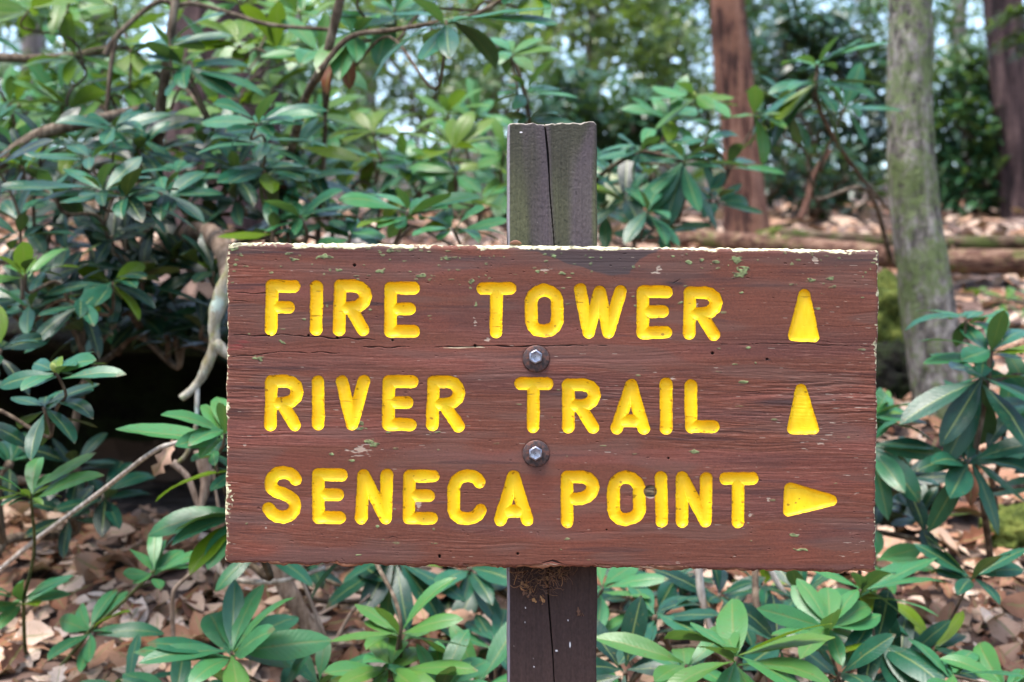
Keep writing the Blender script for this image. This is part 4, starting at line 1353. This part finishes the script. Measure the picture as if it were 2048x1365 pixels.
shrub("rhododendron with mixed light and dark leaves under the board's right corner", (1690, 2.5), [
    (1660, 1258, 2.1, .095, .58, "1515,1213 1530,1242 1640,1195 1737,1200 1767,1225 1782,1252 1663,1308 1580,1292 1740,1290"),
    (1722, 1180, 2.25, .1, .42, "1635,1178 1882,1105 1850,1130 1857,1195 1760,1110 1880,1152 1780,1222 1690,1130 1700,1240"),
    (1752, 1282, 2.2, .11, .1, "1847,1332 1840,1372 1660,1280 1792,1368 1700,1342"),
    (1600, 1190, 2.4, .09, .2), (1680, 1345, 2.1, .1, .15), (1530, 1170, 2.5, .09, .15), (1800, 1330, 2.3, .1, .12),
], seed=22)

shrub("slender leaning rhododendron seedling with dark leaves on leaf litter at lower right", (1845, 2.62), [
    (1942, 1155, 2.25, .085, .15, "1875,1078 1985,1083 2062,1095 1890,1168 2062,1150 1970,1192 1900,1140"),
    (1865, 1292, 2.32, .08, .25, "1780,1240 1800,1225 1945,1225 1952,1270 1840,1240 1900,1302 1790,1302"),
], name="rhododendron_seedling", cat="seedling", seed=23)

shrub("small fresh green rhododendron in the picture's lower right corner", (1960, 2.35), [
    (1905, 1352, 2.1, .08, .45, "1850,1290 1930,1330 1980,1328 2012,1335 1960,1367 1870,1382 1830,1352"),
    (2010, 1375, 2.1, .08, .5, "1990,1300 2035,1305 2060,1330 1960,1340 1940,1370 2080,1390"),
], name="rhododendron_seedling", cat="seedling", seed=24)

shrub("tall rhododendron with layered blue green leaves at right of the board", (1985, 2.85), [
    (1932, 640, 2.5, .09, .35, "1860,623 1805,662 1987,617 1977,667 1940,692"),
    (1982, 703, 2.45, .1, .3, "2038,650 2082,660 2082,690 1835,680 1845,717 1957,640 1975,618 2087,725 1890,722"),
    (1965, 755, 2.4, .125, .12, "1825,847 1795,840 1870,892 1885,922 2045,815 1997,892 2072,762 1860,732 2022,882"),
    (1938, 922, 2.4, .105, .1, "1815,930 1865,977 1865,1067 1987,1067 2082,880 2072,902 2077,962 2082,1032 1910,850 1975,850 1840,902"),
    (2070, 800, 2.5, .1, .25), (2110, 940, 2.5, .1, .2), (2010, 860, 2.6, .1, .3), (2120, 700, 2.55, .1, .3),
], limbs=[([(1985, 1150, 2.7), (1965, 1000, 2.55), (1950, 920, 2.45), (1970, 800, 2.45), (1982, 700, 2.45)], (8, 5), 2.5)],
      dead=[(1938, 935, 1942, 1012, 2.38), (1928, 930, 1905, 985, 2.4)], seed=25)

shrub("rhododendron half hidden behind the board's right edge with leaves poking out", (1730, 2.8), [
    (1740, 890, 2.5, .1, .3, "1845,890 1870,905 1800,800 1760,800 1777,962 1817,992 1770,1032 1765,840"),
    (1745, 832, 2.5, .095, .35, "1830,838 1847,820 1800,790 1850,860"),
    (1775, 812, 2.55, .06, .65, "1740,795 1800,795 1790,830"),
    (1750, 1122, 2.5, .085, .5, "1775,1078 1857,1105 1800,1152 1770,1162 1850,1137"),
    (1800, 960, 2.6, .09, .1), (1760, 1000, 2.65, .09, .08), (1650, 900, 2.6, .1, .2), (1840, 1040, 2.65, .08, .1),
], seed=26)

shrub("airy rhododendron with spreading drooping leaves in front of the gray trunk and red trunk", (1850, 4.3), [
    (1634, 168, 3.3, .115, .28, "1535,265 1560,195 1655,228 1495,285 1530,190 1692,300 1772,180 1732,205 1720,155 1545,285"),
    (1634, 128, 3.3, .11, .45, "1570,130 1580,105 1692,112 1700,90 1775,95 1660,80"), (1590, 225, 3.4, .11, .3), (1690, 215, 3.45, .11, .35),
], limbs=[([(1634, 130, 3.3), (1636, 210, 3.35), (1690, 310, 3.55), (1760, 400, 3.95), (1830, 470, 4.25)], (4, 4), 3.5)], seed=27)

shrub("rhododendron with stacked rosettes of drooping leaves right of the post top", (1230, 3.65), [
    (1390, 197, 3.3, .1, .6, "1295,205 1310,260 1345,265 1345,180 1417,228 1447,245 1482,190 1335,215"),
    (1412, 278, 3.2, .095, .3, "1487,257 1290,295 1340,270 1430,255 1462,280 1360,290"),
    (1368, 322, 3.1, .105, .2, "1245,325 1350,382 1390,422 1442,446 1502,320 1437,355 1440,300 1320,300 1290,432 1285,395 1330,452 1422,300"),
    (1282, 297, 3.1, .095, .35, "1195,320 1200,295 1235,280 1312,275 1342,300 1250,312"),
    (1508, 228, 3.3, .09, .6, "1450,225 1532,215 1547,230 1525,332 1500,180 1562,260"),
    (1295, 422, 3.0, .095, .3, "1245,492 1330,440 1352,490 1330,482 1270,380"),
    (1220, 340, 3.3, .09, .35), (1320, 470, 3.2, .09, .4), (1340, 240, 3.35, .1, .6), (1455, 330, 3.3, .1, .4), (1250, 395, 3.2, .1, .3), (1435, 400, 3.25, .095, .3), (1300, 350, 3.3, .1, .45), (1210, 420, 3.3, .09, .4),
], limbs=[([(1180, 370, 3.3), (1230, 330, 3.2), (1290, 305, 3.1), (1368, 325, 3.1)], (5, 4), 3.2)], buds=[0], seed=28)

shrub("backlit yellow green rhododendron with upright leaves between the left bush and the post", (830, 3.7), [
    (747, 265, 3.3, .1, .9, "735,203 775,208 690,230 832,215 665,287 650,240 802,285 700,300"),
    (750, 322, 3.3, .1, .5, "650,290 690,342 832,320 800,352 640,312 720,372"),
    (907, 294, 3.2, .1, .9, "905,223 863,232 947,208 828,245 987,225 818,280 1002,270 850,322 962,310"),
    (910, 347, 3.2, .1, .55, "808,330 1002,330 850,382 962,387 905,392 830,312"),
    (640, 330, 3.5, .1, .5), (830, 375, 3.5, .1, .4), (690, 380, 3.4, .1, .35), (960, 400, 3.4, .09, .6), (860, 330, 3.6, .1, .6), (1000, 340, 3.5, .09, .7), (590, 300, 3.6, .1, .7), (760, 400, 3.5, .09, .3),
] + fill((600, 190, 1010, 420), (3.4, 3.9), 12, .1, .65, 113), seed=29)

shrub("pale blue green rhododendron spreading low behind the board's top edge", (830, 3.1), [
    (817, 424, 2.6, .105, .45, "713,390 688,403 730,452 770,447 803,385 852,385 907,385 962,400 902,412 800,452"),
    (905, 457, 2.55, .09, .45, "840,440 835,477 967,420 1012,435 1012,457 890,415 880,482 960,482"),
    (700, 470, 2.65, .09, .4, "640,455 650,490 760,455 770,490 700,430"),
], seed=30)

shrub("slim rhododendron sapling standing behind the post top", (1085, 3.3), [
    (1022, 108, 3.0, .085, .65, "980,63 1010,58 1084,66 1120,85 965,132 1062,150 1000,142"),
    (1052, 180, 3.0, .09, .55, "1010,165 1122,160 1157,190 1030,217 1110,120 1000,202"),
    (1058, 237, 3.0, .085, .2, "1005,232 1112,245 1150,257 1040,262 1090,217"),
], limbs=[([(1080, 520, 3.25), (1068, 350, 3.1), (1058, 240, 3.0), (1045, 170, 3.0), (1022, 108, 3.0)], (6, 4), 3.0)], name="rhododendron_sapling", cat="sapling", seed=31)

shrub("bright leaved rhododendron sprig beside the board's left edge", (485, 2.6), [
    (450, 866, 2.15, .085, .5, "415,796 248,843 352,825 400,887 420,897 470,800 500,850 380,882"),
    (470, 942, 2.2, .085, .42, "302,1003 385,915 420,935 440,972 540,960"),
    (482, 1020, 2.25, .105, .36, "330,1087 305,1065 375,1060 405,1112 440,1112 360,1040 530,1080"),
    (560, 900, 2.4, .09, .3), (520, 1100, 2.4, .09, .3), (430, 905, 2.2, .05, .4, "395,895 400,915 445,930"),
], seed=32)

shrub("tiny young rhododendron with a few fresh leaves on litter by the fallen log", (2025, 4.4), [
    (2012, 600, 4.2, .07, .75, "1985,628 2040,570 2060,600 1975,600 2050,640"),
    (2075, 610, 4.2, .08, .7, "2035,625 2045,590 2110,600 2060,650"),
    (1960, 580, 4.3, .06, .8, "1940,575 1985,572 1990,590"),
], name="rhododendron_seedling", cat="seedling", seed=33)

# off to the sides and behind the board, so that the place goes on
shrub("rhododendron beyond the picture's left side", (-420, 3.0), fill((-700, 250, -150, 1000), (2.6, 3.2), 26, .1, .2, 104), seed=34)
shrub("rhododendron beyond the picture's right side", (2500, 3.2), fill((2200, 400, 2800, 1100), (2.7, 3.4), 24, .1, .25, 105), seed=35)

# ------------------------------------------------------------------ thickets and woods behind
def thicket(label, cx, cyc, d, rx, ry, n, L, tint, seed, group="rhododendron thickets behind the clearing", dens=9):
    rr = np.random.default_rng(seed)
    c = P(cx, cyc, d)
    k = d / F
    bz = float(ground_z(c[0], d)) - 0.05
    root = empty("background_shrub", (c[0], d, bz), label, "shrub", group)
    fo, st = Buf(), Buf()
    tg = []
    for _ in range(int(n * 1.5)):
        while True:
            q = rr.uniform(-1, 1, 3)
            if 0.25 < np.linalg.norm(q) < 1: break
        # clumpy, open crown: drop whorls where a coarse noise is low
        w = c + q * np.array([rx * k, rx * k * 0.75, ry * k])
        if fbm(w * 1.9 + seed, seed, 2) < 0.42 and rr.random() < 0.8:
            continue
        if w[2] < bz + 0.12: continue
        ax = unit([rr.normal(0, .35), rr.normal(-.2, .3), 1])
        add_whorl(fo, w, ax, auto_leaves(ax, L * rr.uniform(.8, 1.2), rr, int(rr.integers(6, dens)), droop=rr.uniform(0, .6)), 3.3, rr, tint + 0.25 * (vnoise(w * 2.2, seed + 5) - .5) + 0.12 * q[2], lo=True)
        tg.append((w, ax))
    base0 = np.array([c[0], d, bz])
    step = max(1, len(tg) // 16)
    for pts, rad in grow(base0, tg[::step], rr, 0.004):
        st.add_tube(pts, rad * 1.5, 6)
    st.build("stem", M_stem, root)
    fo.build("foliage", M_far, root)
    return root


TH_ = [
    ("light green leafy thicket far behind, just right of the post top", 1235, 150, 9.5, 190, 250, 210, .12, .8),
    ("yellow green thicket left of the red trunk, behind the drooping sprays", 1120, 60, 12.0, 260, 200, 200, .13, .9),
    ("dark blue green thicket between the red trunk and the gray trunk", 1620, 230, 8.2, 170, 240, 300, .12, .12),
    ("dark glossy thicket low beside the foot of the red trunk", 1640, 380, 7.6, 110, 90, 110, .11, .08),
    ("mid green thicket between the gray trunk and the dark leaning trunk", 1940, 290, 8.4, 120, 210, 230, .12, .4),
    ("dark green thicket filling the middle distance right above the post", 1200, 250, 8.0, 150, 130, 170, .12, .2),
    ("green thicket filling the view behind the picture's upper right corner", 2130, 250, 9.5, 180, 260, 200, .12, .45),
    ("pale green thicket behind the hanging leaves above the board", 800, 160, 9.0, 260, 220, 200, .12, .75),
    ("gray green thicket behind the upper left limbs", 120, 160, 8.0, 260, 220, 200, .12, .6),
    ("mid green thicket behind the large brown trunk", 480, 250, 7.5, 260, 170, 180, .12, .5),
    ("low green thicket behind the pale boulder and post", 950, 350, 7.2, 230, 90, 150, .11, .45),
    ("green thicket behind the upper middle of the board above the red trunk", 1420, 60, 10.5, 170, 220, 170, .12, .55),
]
for k, a in enumerate(TH_):
    thicket(*a, seed=200 + k)
thicket("muted green thicket far behind the slanting stem and hanging leaves", 860, 60, 11.0, 230, 220, 170, .13, .6, 213)
thicket("muted green thicket far behind and between the red and gray trunks", 1700, 60, 11.5, 260, 200, 180, .13, .4, 214)
for k, (cx_, d_) in enumerate([(-700, 8.0), (-250, 9.0), (2500, 9.0), (2900, 8.0)]):
    thicket("thicket outside the view at the %s" % ["far left", "left", "right", "far right"][k], cx_, 200, d_, 340, 300, 210, .13, .35, 260 + k)

# a far-off wood that reads as one mass: sparse leaves and twigs between trunks
wf = Buf()
rr = np.random.default_rng(77)
for _ in range(15500):
    d = rr.uniform(12.5, 26)
    x = (rr.uniform(-0.5, 0.5) if rr.random() < .72 else rr.choice([-1, 1]) * rr.uniform(.5, 1.15)) * d
    z = float(np.interp(d, _gd, _gz)) + CZ + rr.uniform(-.1, 1) ** 1.3 * 5.5 if rr.random() < 2 else 0
    p = np.array([x, d, z])
    if fbm(p * 0.55, 71, 3) < 0.385: continue
    for q in range(3):
        o_ = p + rr.normal(0, .12, 3)
        V, Q, uv = leaf_geo(o_, rr.normal(0, 1, 3) * [1, 1, .5], [rr.normal(0, .4), -.3, 1], rr.uniform(.14, .26), rr.uniform(.06, .10), rows=3, cols=3, r=rr)
        wf.add(V, Q, np.clip(.62 + .5 * (vnoise(p * .5, 3) - .5) + rr.normal(0, .1), 0, 1), uv)
for _ in range(420):
    d = rr.uniform(13, 26)
    x = rr.uniform(-0.5, 0.5) * d
    g0 = float(ground_z(x, d, False))
    p0 = np.array([x, d, g0 + rr.uniform(.2, 4)])
    dirv = unit([rr.normal(0, 1), rr.normal(0, .5), rr.uniform(-.2, 1.2)])
    pts = catmull([p0, p0 + dirv * .7, p0 + dirv * 1.4 + rr.normal(0, .2, 3), p0 + dirv * 2.1 + rr.normal(0, .35, 3)], 3)
    wf.add_tube(pts, np.linspace(.022, .006, len(pts)), 4, tint=.7)
# unseen leaf ring added behind and beside the camera to screen low sky light
for _ in range(5200):
    a_ = rr.uniform(math.radians(35), math.radians(325))
    R_ = rr.uniform(7.5, 15)
    x, d = R_ * math.sin(a_), R_ * math.cos(a_)
    p = np.array([x, d, float(np.interp(d, _gd, _gz)) + CZ + rr.uniform(0, 1) ** 1.1 * 10])
    if fbm(p * 0.4, 72, 2) < 0.40: continue
    V, Q, uv = leaf_geo(p, rr.normal(0, 1, 3) * [1, 1, .6], [rr.normal(0, .6), rr.normal(0, .6), 1], rr.uniform(.5, .9), rr.uniform(.3, .5), rows=3, cols=3, r=rr)
    wf.add(V, Q, rr.uniform(.1, .5), uv)
tag(wf.build("far_woods", M_far, None, origin=P(1024, 400, 18)), "hazy far leafy woods with bits of bright sky and an added unseen leaf ring", "woods", kind='stuff')


def trunk(label, line, d, mat, cat="tree", up=9.0, seg=28, lump=.16, lfreq=9, seed=1, flare=0.0, limbs=True, name="tree"):
    """line: (x, y, half width) in photo pixels from the top of the frame down to the foot"""
    pts = [P(x, y, d) for x, y, r_ in line]
    rad = [r_ * d / F for x, y, r_ in line]
    t0 = unit(pts[0] - pts[1])
    topp = pts[0] + t0 * (up - 0.0) / max(t0[2], .5)
    foot = pts[-1].copy()
    gz_ = float(ground_z(foot[0], d))
    pts = [topp, pts[0] + (topp - pts[0]) * .45] + pts
    rad = [rad[0] * .45, rad[0] * .8] + rad
    if foot[2] > gz_ - .1:
        e = pts[-1] + (pts[-1] - pts[-2]) / np.linalg.norm(pts[-1] - pts[-2]) * (foot[2] - gz_ + .15)
        pts.append(e); rad.append(rad[-1] * (1.1 + flare))
    pts, rad = np.array(pts[::-1]), np.array(rad[::-1])
    q = np.column_stack([pts, rad])
    # resample finely where the picture sees it
    s = np.concatenate([[0], np.cumsum(np.linalg.norm(np.diff(q[:, :3], axis=0), axis=1))])
    ss = np.concatenate([np.arange(0, min(4.6, s[-1]), .02), np.arange(4.6, s[-1], .15), [s[-1]]])
    q = np.stack([np.interp(ss, s, q[:, k]) for k in range(4)], 1)
    for _ in range(60):                       # ease the bends between the measured points
        q[1:-1] = .25 * q[:-2] + .5 * q[1:-1] + .25 * q[2:]
    root = empty(name, (q[0, 0], q[0, 1], float(ground_z(q[0, 0], q[0, 1]))), label, cat, None)
    V, Q, tri = tube(q[:, :3], q[:, 3], seg, cap=False)
    # ridged bark
    c = q[:, None, :3].repeat(seg, 1).reshape(-1, 3)
    dirn = V - c
    rr_ = np.linalg.norm(dirn, axis=1)[:, None] + 1e-9
    nz_ = fbm(V * np.array([lfreq * 3, lfreq * 3, lfreq * .5]), seed, 4) - .5
    nz2_ = fbm(V * lfreq * .4, seed + 3, 2) - .5
    V = V + dirn * (lump * 1.3 * nz_ + lump * nz2_)[:, None]
    bb_ = Buf(); bb_.add(V, Q)
    bb_.build("trunk", mat, root)
    if limbs:
        rl = np.random.default_rng(seed)
        lb = Buf()
        for k in range(7):
            h = q[int(len(q) * rl.uniform(.82, .97))]
            dv = unit([rl.normal(0, 1), rl.normal(0, 1), rl.uniform(.2, .9)])
            L_ = rl.uniform(.8, 2.0)
            pp = catmull([h[:3], h[:3] + dv * L_ * .4, h[:3] + dv * L_ * .7 + rl.normal(0, .1, 3), h[:3] + dv * L_ + rl.normal(0, .2, 3)], 4)
            lb.add_tube(pp, np.linspace(h[3] * .5, .006, len(pp)), 6)
        lb.build("limb", mat, root)
    return root


trunk("reddish brown trunk with shaggy bark leaning slightly left behind the rhododendrons", [(1455, 0, 34), (1463, 100, 37), (1474, 200, 39), (1482, 300, 39), (1490, 400, 44), (1494, 470, 52)], 6.5, M_redbark, seed=3, flare=.1, lump=.2)
trunk("gray mossy trunk patched with lichen just right of the board", [(1822, 0, 42), (1820, 100, 45), (1818, 200, 47), (1818, 300, 46), (1826, 400, 46), (1838, 480, 51), (1850, 580, 54), (1868, 680, 56), (1882, 770, 60)], 3.6, M_greybark, seed=5, lump=.13, lfreq=34)
dk = trunk("dark purplish brown trunk leaning left at the far right edge", [(2004, 0, 38), (2015, 100, 40), (2027, 200, 43), (2038, 300, 45), (2048, 420, 46)], 8.2, M_darkbark, seed=7, lump=.16)
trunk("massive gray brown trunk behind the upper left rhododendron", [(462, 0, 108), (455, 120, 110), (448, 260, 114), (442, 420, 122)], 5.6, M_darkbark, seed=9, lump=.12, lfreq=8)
for k, (lb_, x, w, d, ln) in enumerate([
    ("pale slim trunk far behind, left of the post", 985, 15, 14.0, 6), ("pale slim trunk far behind, right above the post", 1190, 13, 15.0, -4),
    ("far gray trunk near the picture's upper left edge", 62, 22, 11.0, 5), ("far gray trunk behind the upper left leaves", 205, 16, 12.5, -8),
    ("thin far trunk behind the hanging leaves above the board", 735, 18, 13.0, 10), ("thin far trunk between the post and the red trunk", 1330, 14, 16.0, -6),
    ("thin far trunk just right of the red trunk", 1560, 10, 13.0, 8), ("thin far trunk between the two right trunks", 1925, 14, 14.0, -6),
    ("far pale trunk left of the dark slanting stem", 590, 18, 12.0, 4)]):
    trunk(lb_, [(x + ln, 0, w), (x, 200, w * 1.05), (x - ln, 400, w * 1.12)], d, M_fartrunk, seed=40 + k, seg=14, up=10)

# hemlock sprig with fine needles crossing the dark trunk
hb = Buf()
rr = np.random.default_rng(8)
for (x0, y0, x1, y1) in [(2090, 20, 1975, 62), (2100, 60, 1990, 100), (2110, 75, 2020, 95), (2090, 40, 2010, 30), (2080, 70, 2040, 110)]:
    a0, a1 = P(x0, y0, 6.8), P(x1, y1, 6.7)
    pts = catmull([a0, (a0 + a1) / 2 + [0, 0, .02], a1], 8)
    hb.add_tube(pts, np.linspace(.004, .0015, len(pts)), 4, tint=.6)
    for p_ in pts[2:]:
        for q in range(9):
            s_ = 1 if q % 2 else -1
            ax = unit(a1 - a0)
            sd_ = unit(np.cross(ax, [0, .3, 1])) * s_
            o_ = p_ + rr.normal(0, .008, 3)
            tl = unit(sd_ * .9 + ax * .6 + rr.normal(0, .2, 3))
            L_ = rr.uniform(.04, .09)
            V, Q, uv = leaf_geo(o_, tl, [0, -.4, 1], L_, .012, rows=3, cols=3, r=rr)
            hb.add(V, Q, rr.uniform(.5, .8), uv)
hb.build("bough", M_far, dk)

# ------------------------------------------------------------------ rocks, logs, sticks
def rock(name, label, cx, cy, d, rx, ry, mat, seed, dep=.8, rough=.35, cat="rock", freq=2.2, fine=.05):
    c = P(cx, cy, d)
    k = d / F
    nu, nv = 72, 40
    th = np.linspace(0, 2 * np.pi, nu, endpoint=False)
    ph = np.linspace(.02, np.pi - .02, nv)
    T, H = np.meshgrid(th, ph)
    D_ = np.stack([np.sin(H) * np.cos(T), np.sin(H) * np.sin(T), np.cos(H)], -1)
    rad = 1 + rough * (fbm(D_ * freq + seed, seed, 3) - .5) * 2 + fine * (fbm(D_ * 14 + seed, seed + 2, 3) - .5) * 2
    V = c + D_ * rad[..., None] * np.array([rx * k, rx * k * dep, ry * k])
    i = np.arange(nv - 1)[:, None] * nu
    j = np.arange(nu)[None]
    jn = (j + 1) % nu
    Q = np.stack([i + j, i + nu + j, i + nu + jn, i + jn], -1).reshape(-1, 4)
    n = nu * nv
    V = V.reshape(-1, 3)
    o = mesh_np(name, V, Q, mat, origin=(c[0], c[1], c[2] - ry * k * .9))
    return tag(o, label, cat)


rock("pale_boulder", "big pale green lichen covered boulder just right of the post top", 1165, 392, 5.8, 100, 62, M_paleboulder, 3, cat="boulder")
rock("stone", "rounded gray brown stone just above the board's top left edge", 682, 490, 4.3, 40, 32, M_stone, 5)
rock("mossy_rock", "bright green mossy rock between the board and the gray trunk's foot", 1775, 640, 3.9, 70, 85, M_moss, 7, fine=.14)
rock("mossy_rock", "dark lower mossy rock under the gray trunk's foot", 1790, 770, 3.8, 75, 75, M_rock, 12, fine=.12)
rock("mossy_rock", "brown mossy rock on the litter at the right edge below the layered rhododendron", 2035, 1075, 2.95, 75, 62, M_moss, 9, fine=.16)
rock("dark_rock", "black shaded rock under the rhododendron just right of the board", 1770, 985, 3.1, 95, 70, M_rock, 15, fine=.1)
rock("mossy_rock", "moss clump at the foot of the red trunk", 1545, 478, 6.3, 38, 22, M_moss, 17, fine=.2)

# undercut mossy boulder: an overhanging lip with a hollow below
us = np.linspace(0, 1, 90)
prof = np.array([(4.5, .02), (4.1, .09), (3.6, .08), (3.3, .06), (3.13, .035), (3.10, .005), (3.2, -.02), (3.5, -.03), (3.85, -.06), (4.08, -.18), (4.12, -.36), (4.05, -.6)])
tt = np.linspace(0, 1, len(prof)); ts = np.linspace(0, 1, 60)
pp = np.stack([np.interp(ts, tt, prof[:, 0]), np.interp(ts, tt, prof[:, 1])], 1)
pp = catmull(np.column_stack([prof, np.zeros(len(prof))]), 6)[:, :2]
xs = -1.55 + us * 1.35
env = np.sin(np.pi * np.clip(us, .0, 1)) ** .35
V = np.zeros((len(pp), len(us), 3))
V[..., 0] = xs[None]
V[..., 1] = 3.95 + (pp[:, 0][:, None] - 3.95) * (.25 + .75 * env[None])
V[..., 2] = CZ + pp[:, 1][:, None] - .12 * (1 - env[None])
nzv = np.stack([fbm(V * 4 + s_ * 9, 60 + s_, 4) - .5 for s_ in range(3)], -1)
V = V + nzv * .13
i = np.arange(len(pp) - 1)[:, None] * len(us)
j = np.arange(len(us) - 1)[None]
Q = np.stack([i + j, i + len(us) + j, i + len(us) + j + 1, i + j + 1], -1).reshape(-1, 4)
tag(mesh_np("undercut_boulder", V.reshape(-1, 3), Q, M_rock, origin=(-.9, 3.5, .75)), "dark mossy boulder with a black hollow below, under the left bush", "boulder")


def stick(name, label, pl, r_px, d, mat, cat="stick", forks=(), lump=.2, seed=1, seg=12):
    bb_ = Buf()
    first = None
    for line, rp in [(pl, r_px)] + list(forks):
        q = catmull([P(p_[0], p_[1], p_[2] if len(p_) > 2 else d) for p_ in line], 9)
        if first is None: first = q
        V, Q, tri = tube(q, np.linspace(rp[0], rp[1], len(q)) * d / F, seg, lump=lump, seed=seed, lfreq=35)
        V = V[:-2]
        e0 = len(V) - seg
        for base_, rev in ((0, True), (e0, False)):
            for k in range(1, seg - 2, 2):
                qd = [base_, base_ + k, base_ + k + 1, base_ + k + 2]
                Q = np.vstack([Q, [qd[::-1] if rev else qd]])
        bb_.add(V, Q)
    o = bb_.build(name, mat, None, origin=first[np.argmin(first[:, 2])])
    return tag(o, label, cat)


stick("lichen_branch", "dead branch crusted with blue gray lichen hanging beside the board's left edge", [(470, 520), (444, 590), (430, 640), (428, 690), (412, 740), (388, 775), (362, 797)], (16, 7), 2.45, M_lichenwood, "branch", forks=[([(430, 685), (450, 705), (480, 725)], (13, 9)), ([(395, 760), (392, 850), (375, 905), (352, 930)], (5, 4))], lump=.5)
stick("bent_limb", "thick bent gray brown limb curving down behind the board's top left corner", [(300, 515, 3.0), (345, 490, 2.95), (395, 462, 2.9), (432, 478, 2.8), (455, 520, 2.7), (475, 600, 2.6)], (16, 22), 2.9, M_twig, "limb", lump=.25)
stick("twig", "long bare twig slanting across the lower left behind the seedling", [(-60, 1190, 2.65), (0, 1140, 2.62), (66, 1085, 2.58), (74, 1078, 2.58), (200, 985, 2.35), (300, 908, 2.14), (345, 888, 2.12), (400, 878, 2.12)], (6, 4), 2.3, M_palestick, "twig", lump=.12)
stick("broken_branch", "broken pale branch hanging over the dark hollow beside the board", [(345, 925), (375, 955), (392, 1000), (400, 1025)], (8, 5), 2.45, M_twig, "branch", forks=[([(405, 900), (412, 960), (402, 1020)], (19, 6)), ([(425, 940), (436, 1010), (440, 1030)], (4, 3))], lump=.35)
stick("pale_stick", "thickest pale dry stick under the board right of the post", [(1394, 1090), (1400, 1170), (1408, 1210), (1421, 1262)], (8, 7), 2.35, M_palestick, forks=[])
stick("pale_stick", "pale dry stick slanting down right under the board", [(1525, 1100), (1545, 1148), (1584, 1212)], (7, 5), 2.4, M_palestick)
stick("pale_stick", "short pale stick left of the thickest pale stick under the board", [(1362, 1120), (1374, 1165), (1390, 1203)], (6, 5), 2.55, M_palestick)
stick("leaning_stem", "thick brown leaning stem below the board's left half", [(545, 1090), (562, 1150), (600, 1225), (650, 1300), (690, 1350)], (20, 15), 2.55, M_twig, "stem", lump=.25)
stick("curved_twig", "curved pale twig below the board's lower left corner", [(425, 1095), (440, 1140), (462, 1158), (520, 1165), (585, 1158), (650, 1135)], (7, 4), 2.45, M_palestick, "twig")
stick("forked_twig", "thin gray forked twig standing in the litter left of the low rhododendron", [(346, 1280), (345, 1200), (355, 1172), (400, 1132), (420, 1110)], (5, 3), 2.45, M_twig, "twig")
stick("bare_twig", "brown bare twig rising beside the fresh green rhododendron", [(668, 1290), (700, 1230), (740, 1190)], (4, 3), 2.4, M_twig, "twig", forks=[([(660, 1300), (628, 1220), (600, 1150)], (5, 4))])
stick("fallen_log", "long fallen log lying on the litter right of the board, dark below", [(1250, 470, 5.6), (1400, 478, 5.4), (1600, 495, 5.2), (1850, 520, 5.0), (2080, 525, 4.9), (2300, 540, 4.8)], (17, 27), 5.1, M_log, "log", lump=.12, seg=20)
stick("mossy_log", "moss topped log lying behind the fallen log at right", [(1560, 470, 6.0), (1750, 480, 5.9), (1900, 487, 5.8), (2100, 485, 5.7), (2300, 490, 5.6)], (12, 16), 5.8, M_mosslog, "log", lump=.25, seg=16)
stick("red_stem", "leaning reddish stem in front of the dark thicket right of the red trunk", [(1600, 440), (1618, 390), (1632, 345), (1660, 300)], (7, 5), 7.0, M_redbark, "stem")
dl_ = Buf()
rr = np.random.default_rng(4)
for (x, y, x2, y2, b_) in [(345, 880, 312, 945, 1.5)]:
    a0, a1 = P(x, y, 2.44), P(x2, y2, 2.42)
    V, Q, uv = leaf_geo(a0, a1 - a0, [.5, -1, .4], np.linalg.norm(a1 - a0) * 1.2, .028, bend=b_, fold=.6, rows=10, cols=5, shape='oak', wav=.02, r=rr)
    dl_.add(V, Q, .62, uv)
tag(dl_.build("curled_leaf", M_litter, None, origin=P(330, 920, 2.44)), "curled tan dead leaf caught on the broken branch beside the board", "dead leaf")

# ------------------------------------------------------------------ leaf litter
lt = Buf()
rr = np.random.default_rng(99)


def litter(n, xr, dr, Lr, rows, cols, bias=1.0):
    for _ in range(n):
        d = dr[0] + (dr[1] - dr[0]) * rr.random() ** bias
        x = rr.uniform(*xr) * d
        if -2.5 < x < -.3 and 3.2 < d < 4.3: continue
        z = float(ground_z(x, d)) + abs(rr.normal(0, .016))
        e = .05
        g_ = np.array([-(float(ground_z(x + e, d, False)) - float(ground_z(x - e, d, False))) / (2 * e), -(float(ground_z(x, d + e, False)) - float(ground_z(x, d - e, False))) / (2 * e), 1])
        n_ = unit(g_ + rr.normal(0, .33, 3))
        t = unit(np.cross(n_, rr.normal(0, 1, 3)))
        L = rr.uniform(*Lr)
        sh_ = 'oak' if rr.random() < .5 else 'beech'
        V, Q, uv = leaf_geo(np.array([x, d, z]) - t * L * .5, t, n_, L, L * rr.uniform(.42, .65), bend=rr.normal(0, .7), fold=rr.normal(0.1, .3), twist=rr.normal(0, .5), rows=rows, cols=cols, shape=sh_, wav=.018, r=rr)
        tint = np.clip(rr.choice([.12, .35, .55, .75, .92], p=[.2, .24, .24, .21, .11]) + rr.normal(0, .06), 0, 1)
        lt.add(V, Q, tint, uv)


litter(7000, (-.42, .42), (2.0, 4.2), (.035, .09), 8, 5)
litter(3600, (-.42, .42), (4.2, 6.8), (.045, .10), 6, 5)
litter(1500, (-.42, .42), (6.8, 11), (.07, .14), 5, 3)
litter(700, (-1.0, 1.0), (1.2, 3.2), (.05, .11), 5, 3)
litter(1500, (-1.0, -.42), (2.2, 7.5), (.05, .11), 5, 3)
litter(1500, (.42, 1.0), (2.2, 7.5), (.05, .11), 5, 3)
tag(lt.build("leaf_litter", M_litter, None, origin=(0, 3, .9)), "dry tan and brown fallen oak leaves covering the forest floor", "leaf litter", kind='stuff')
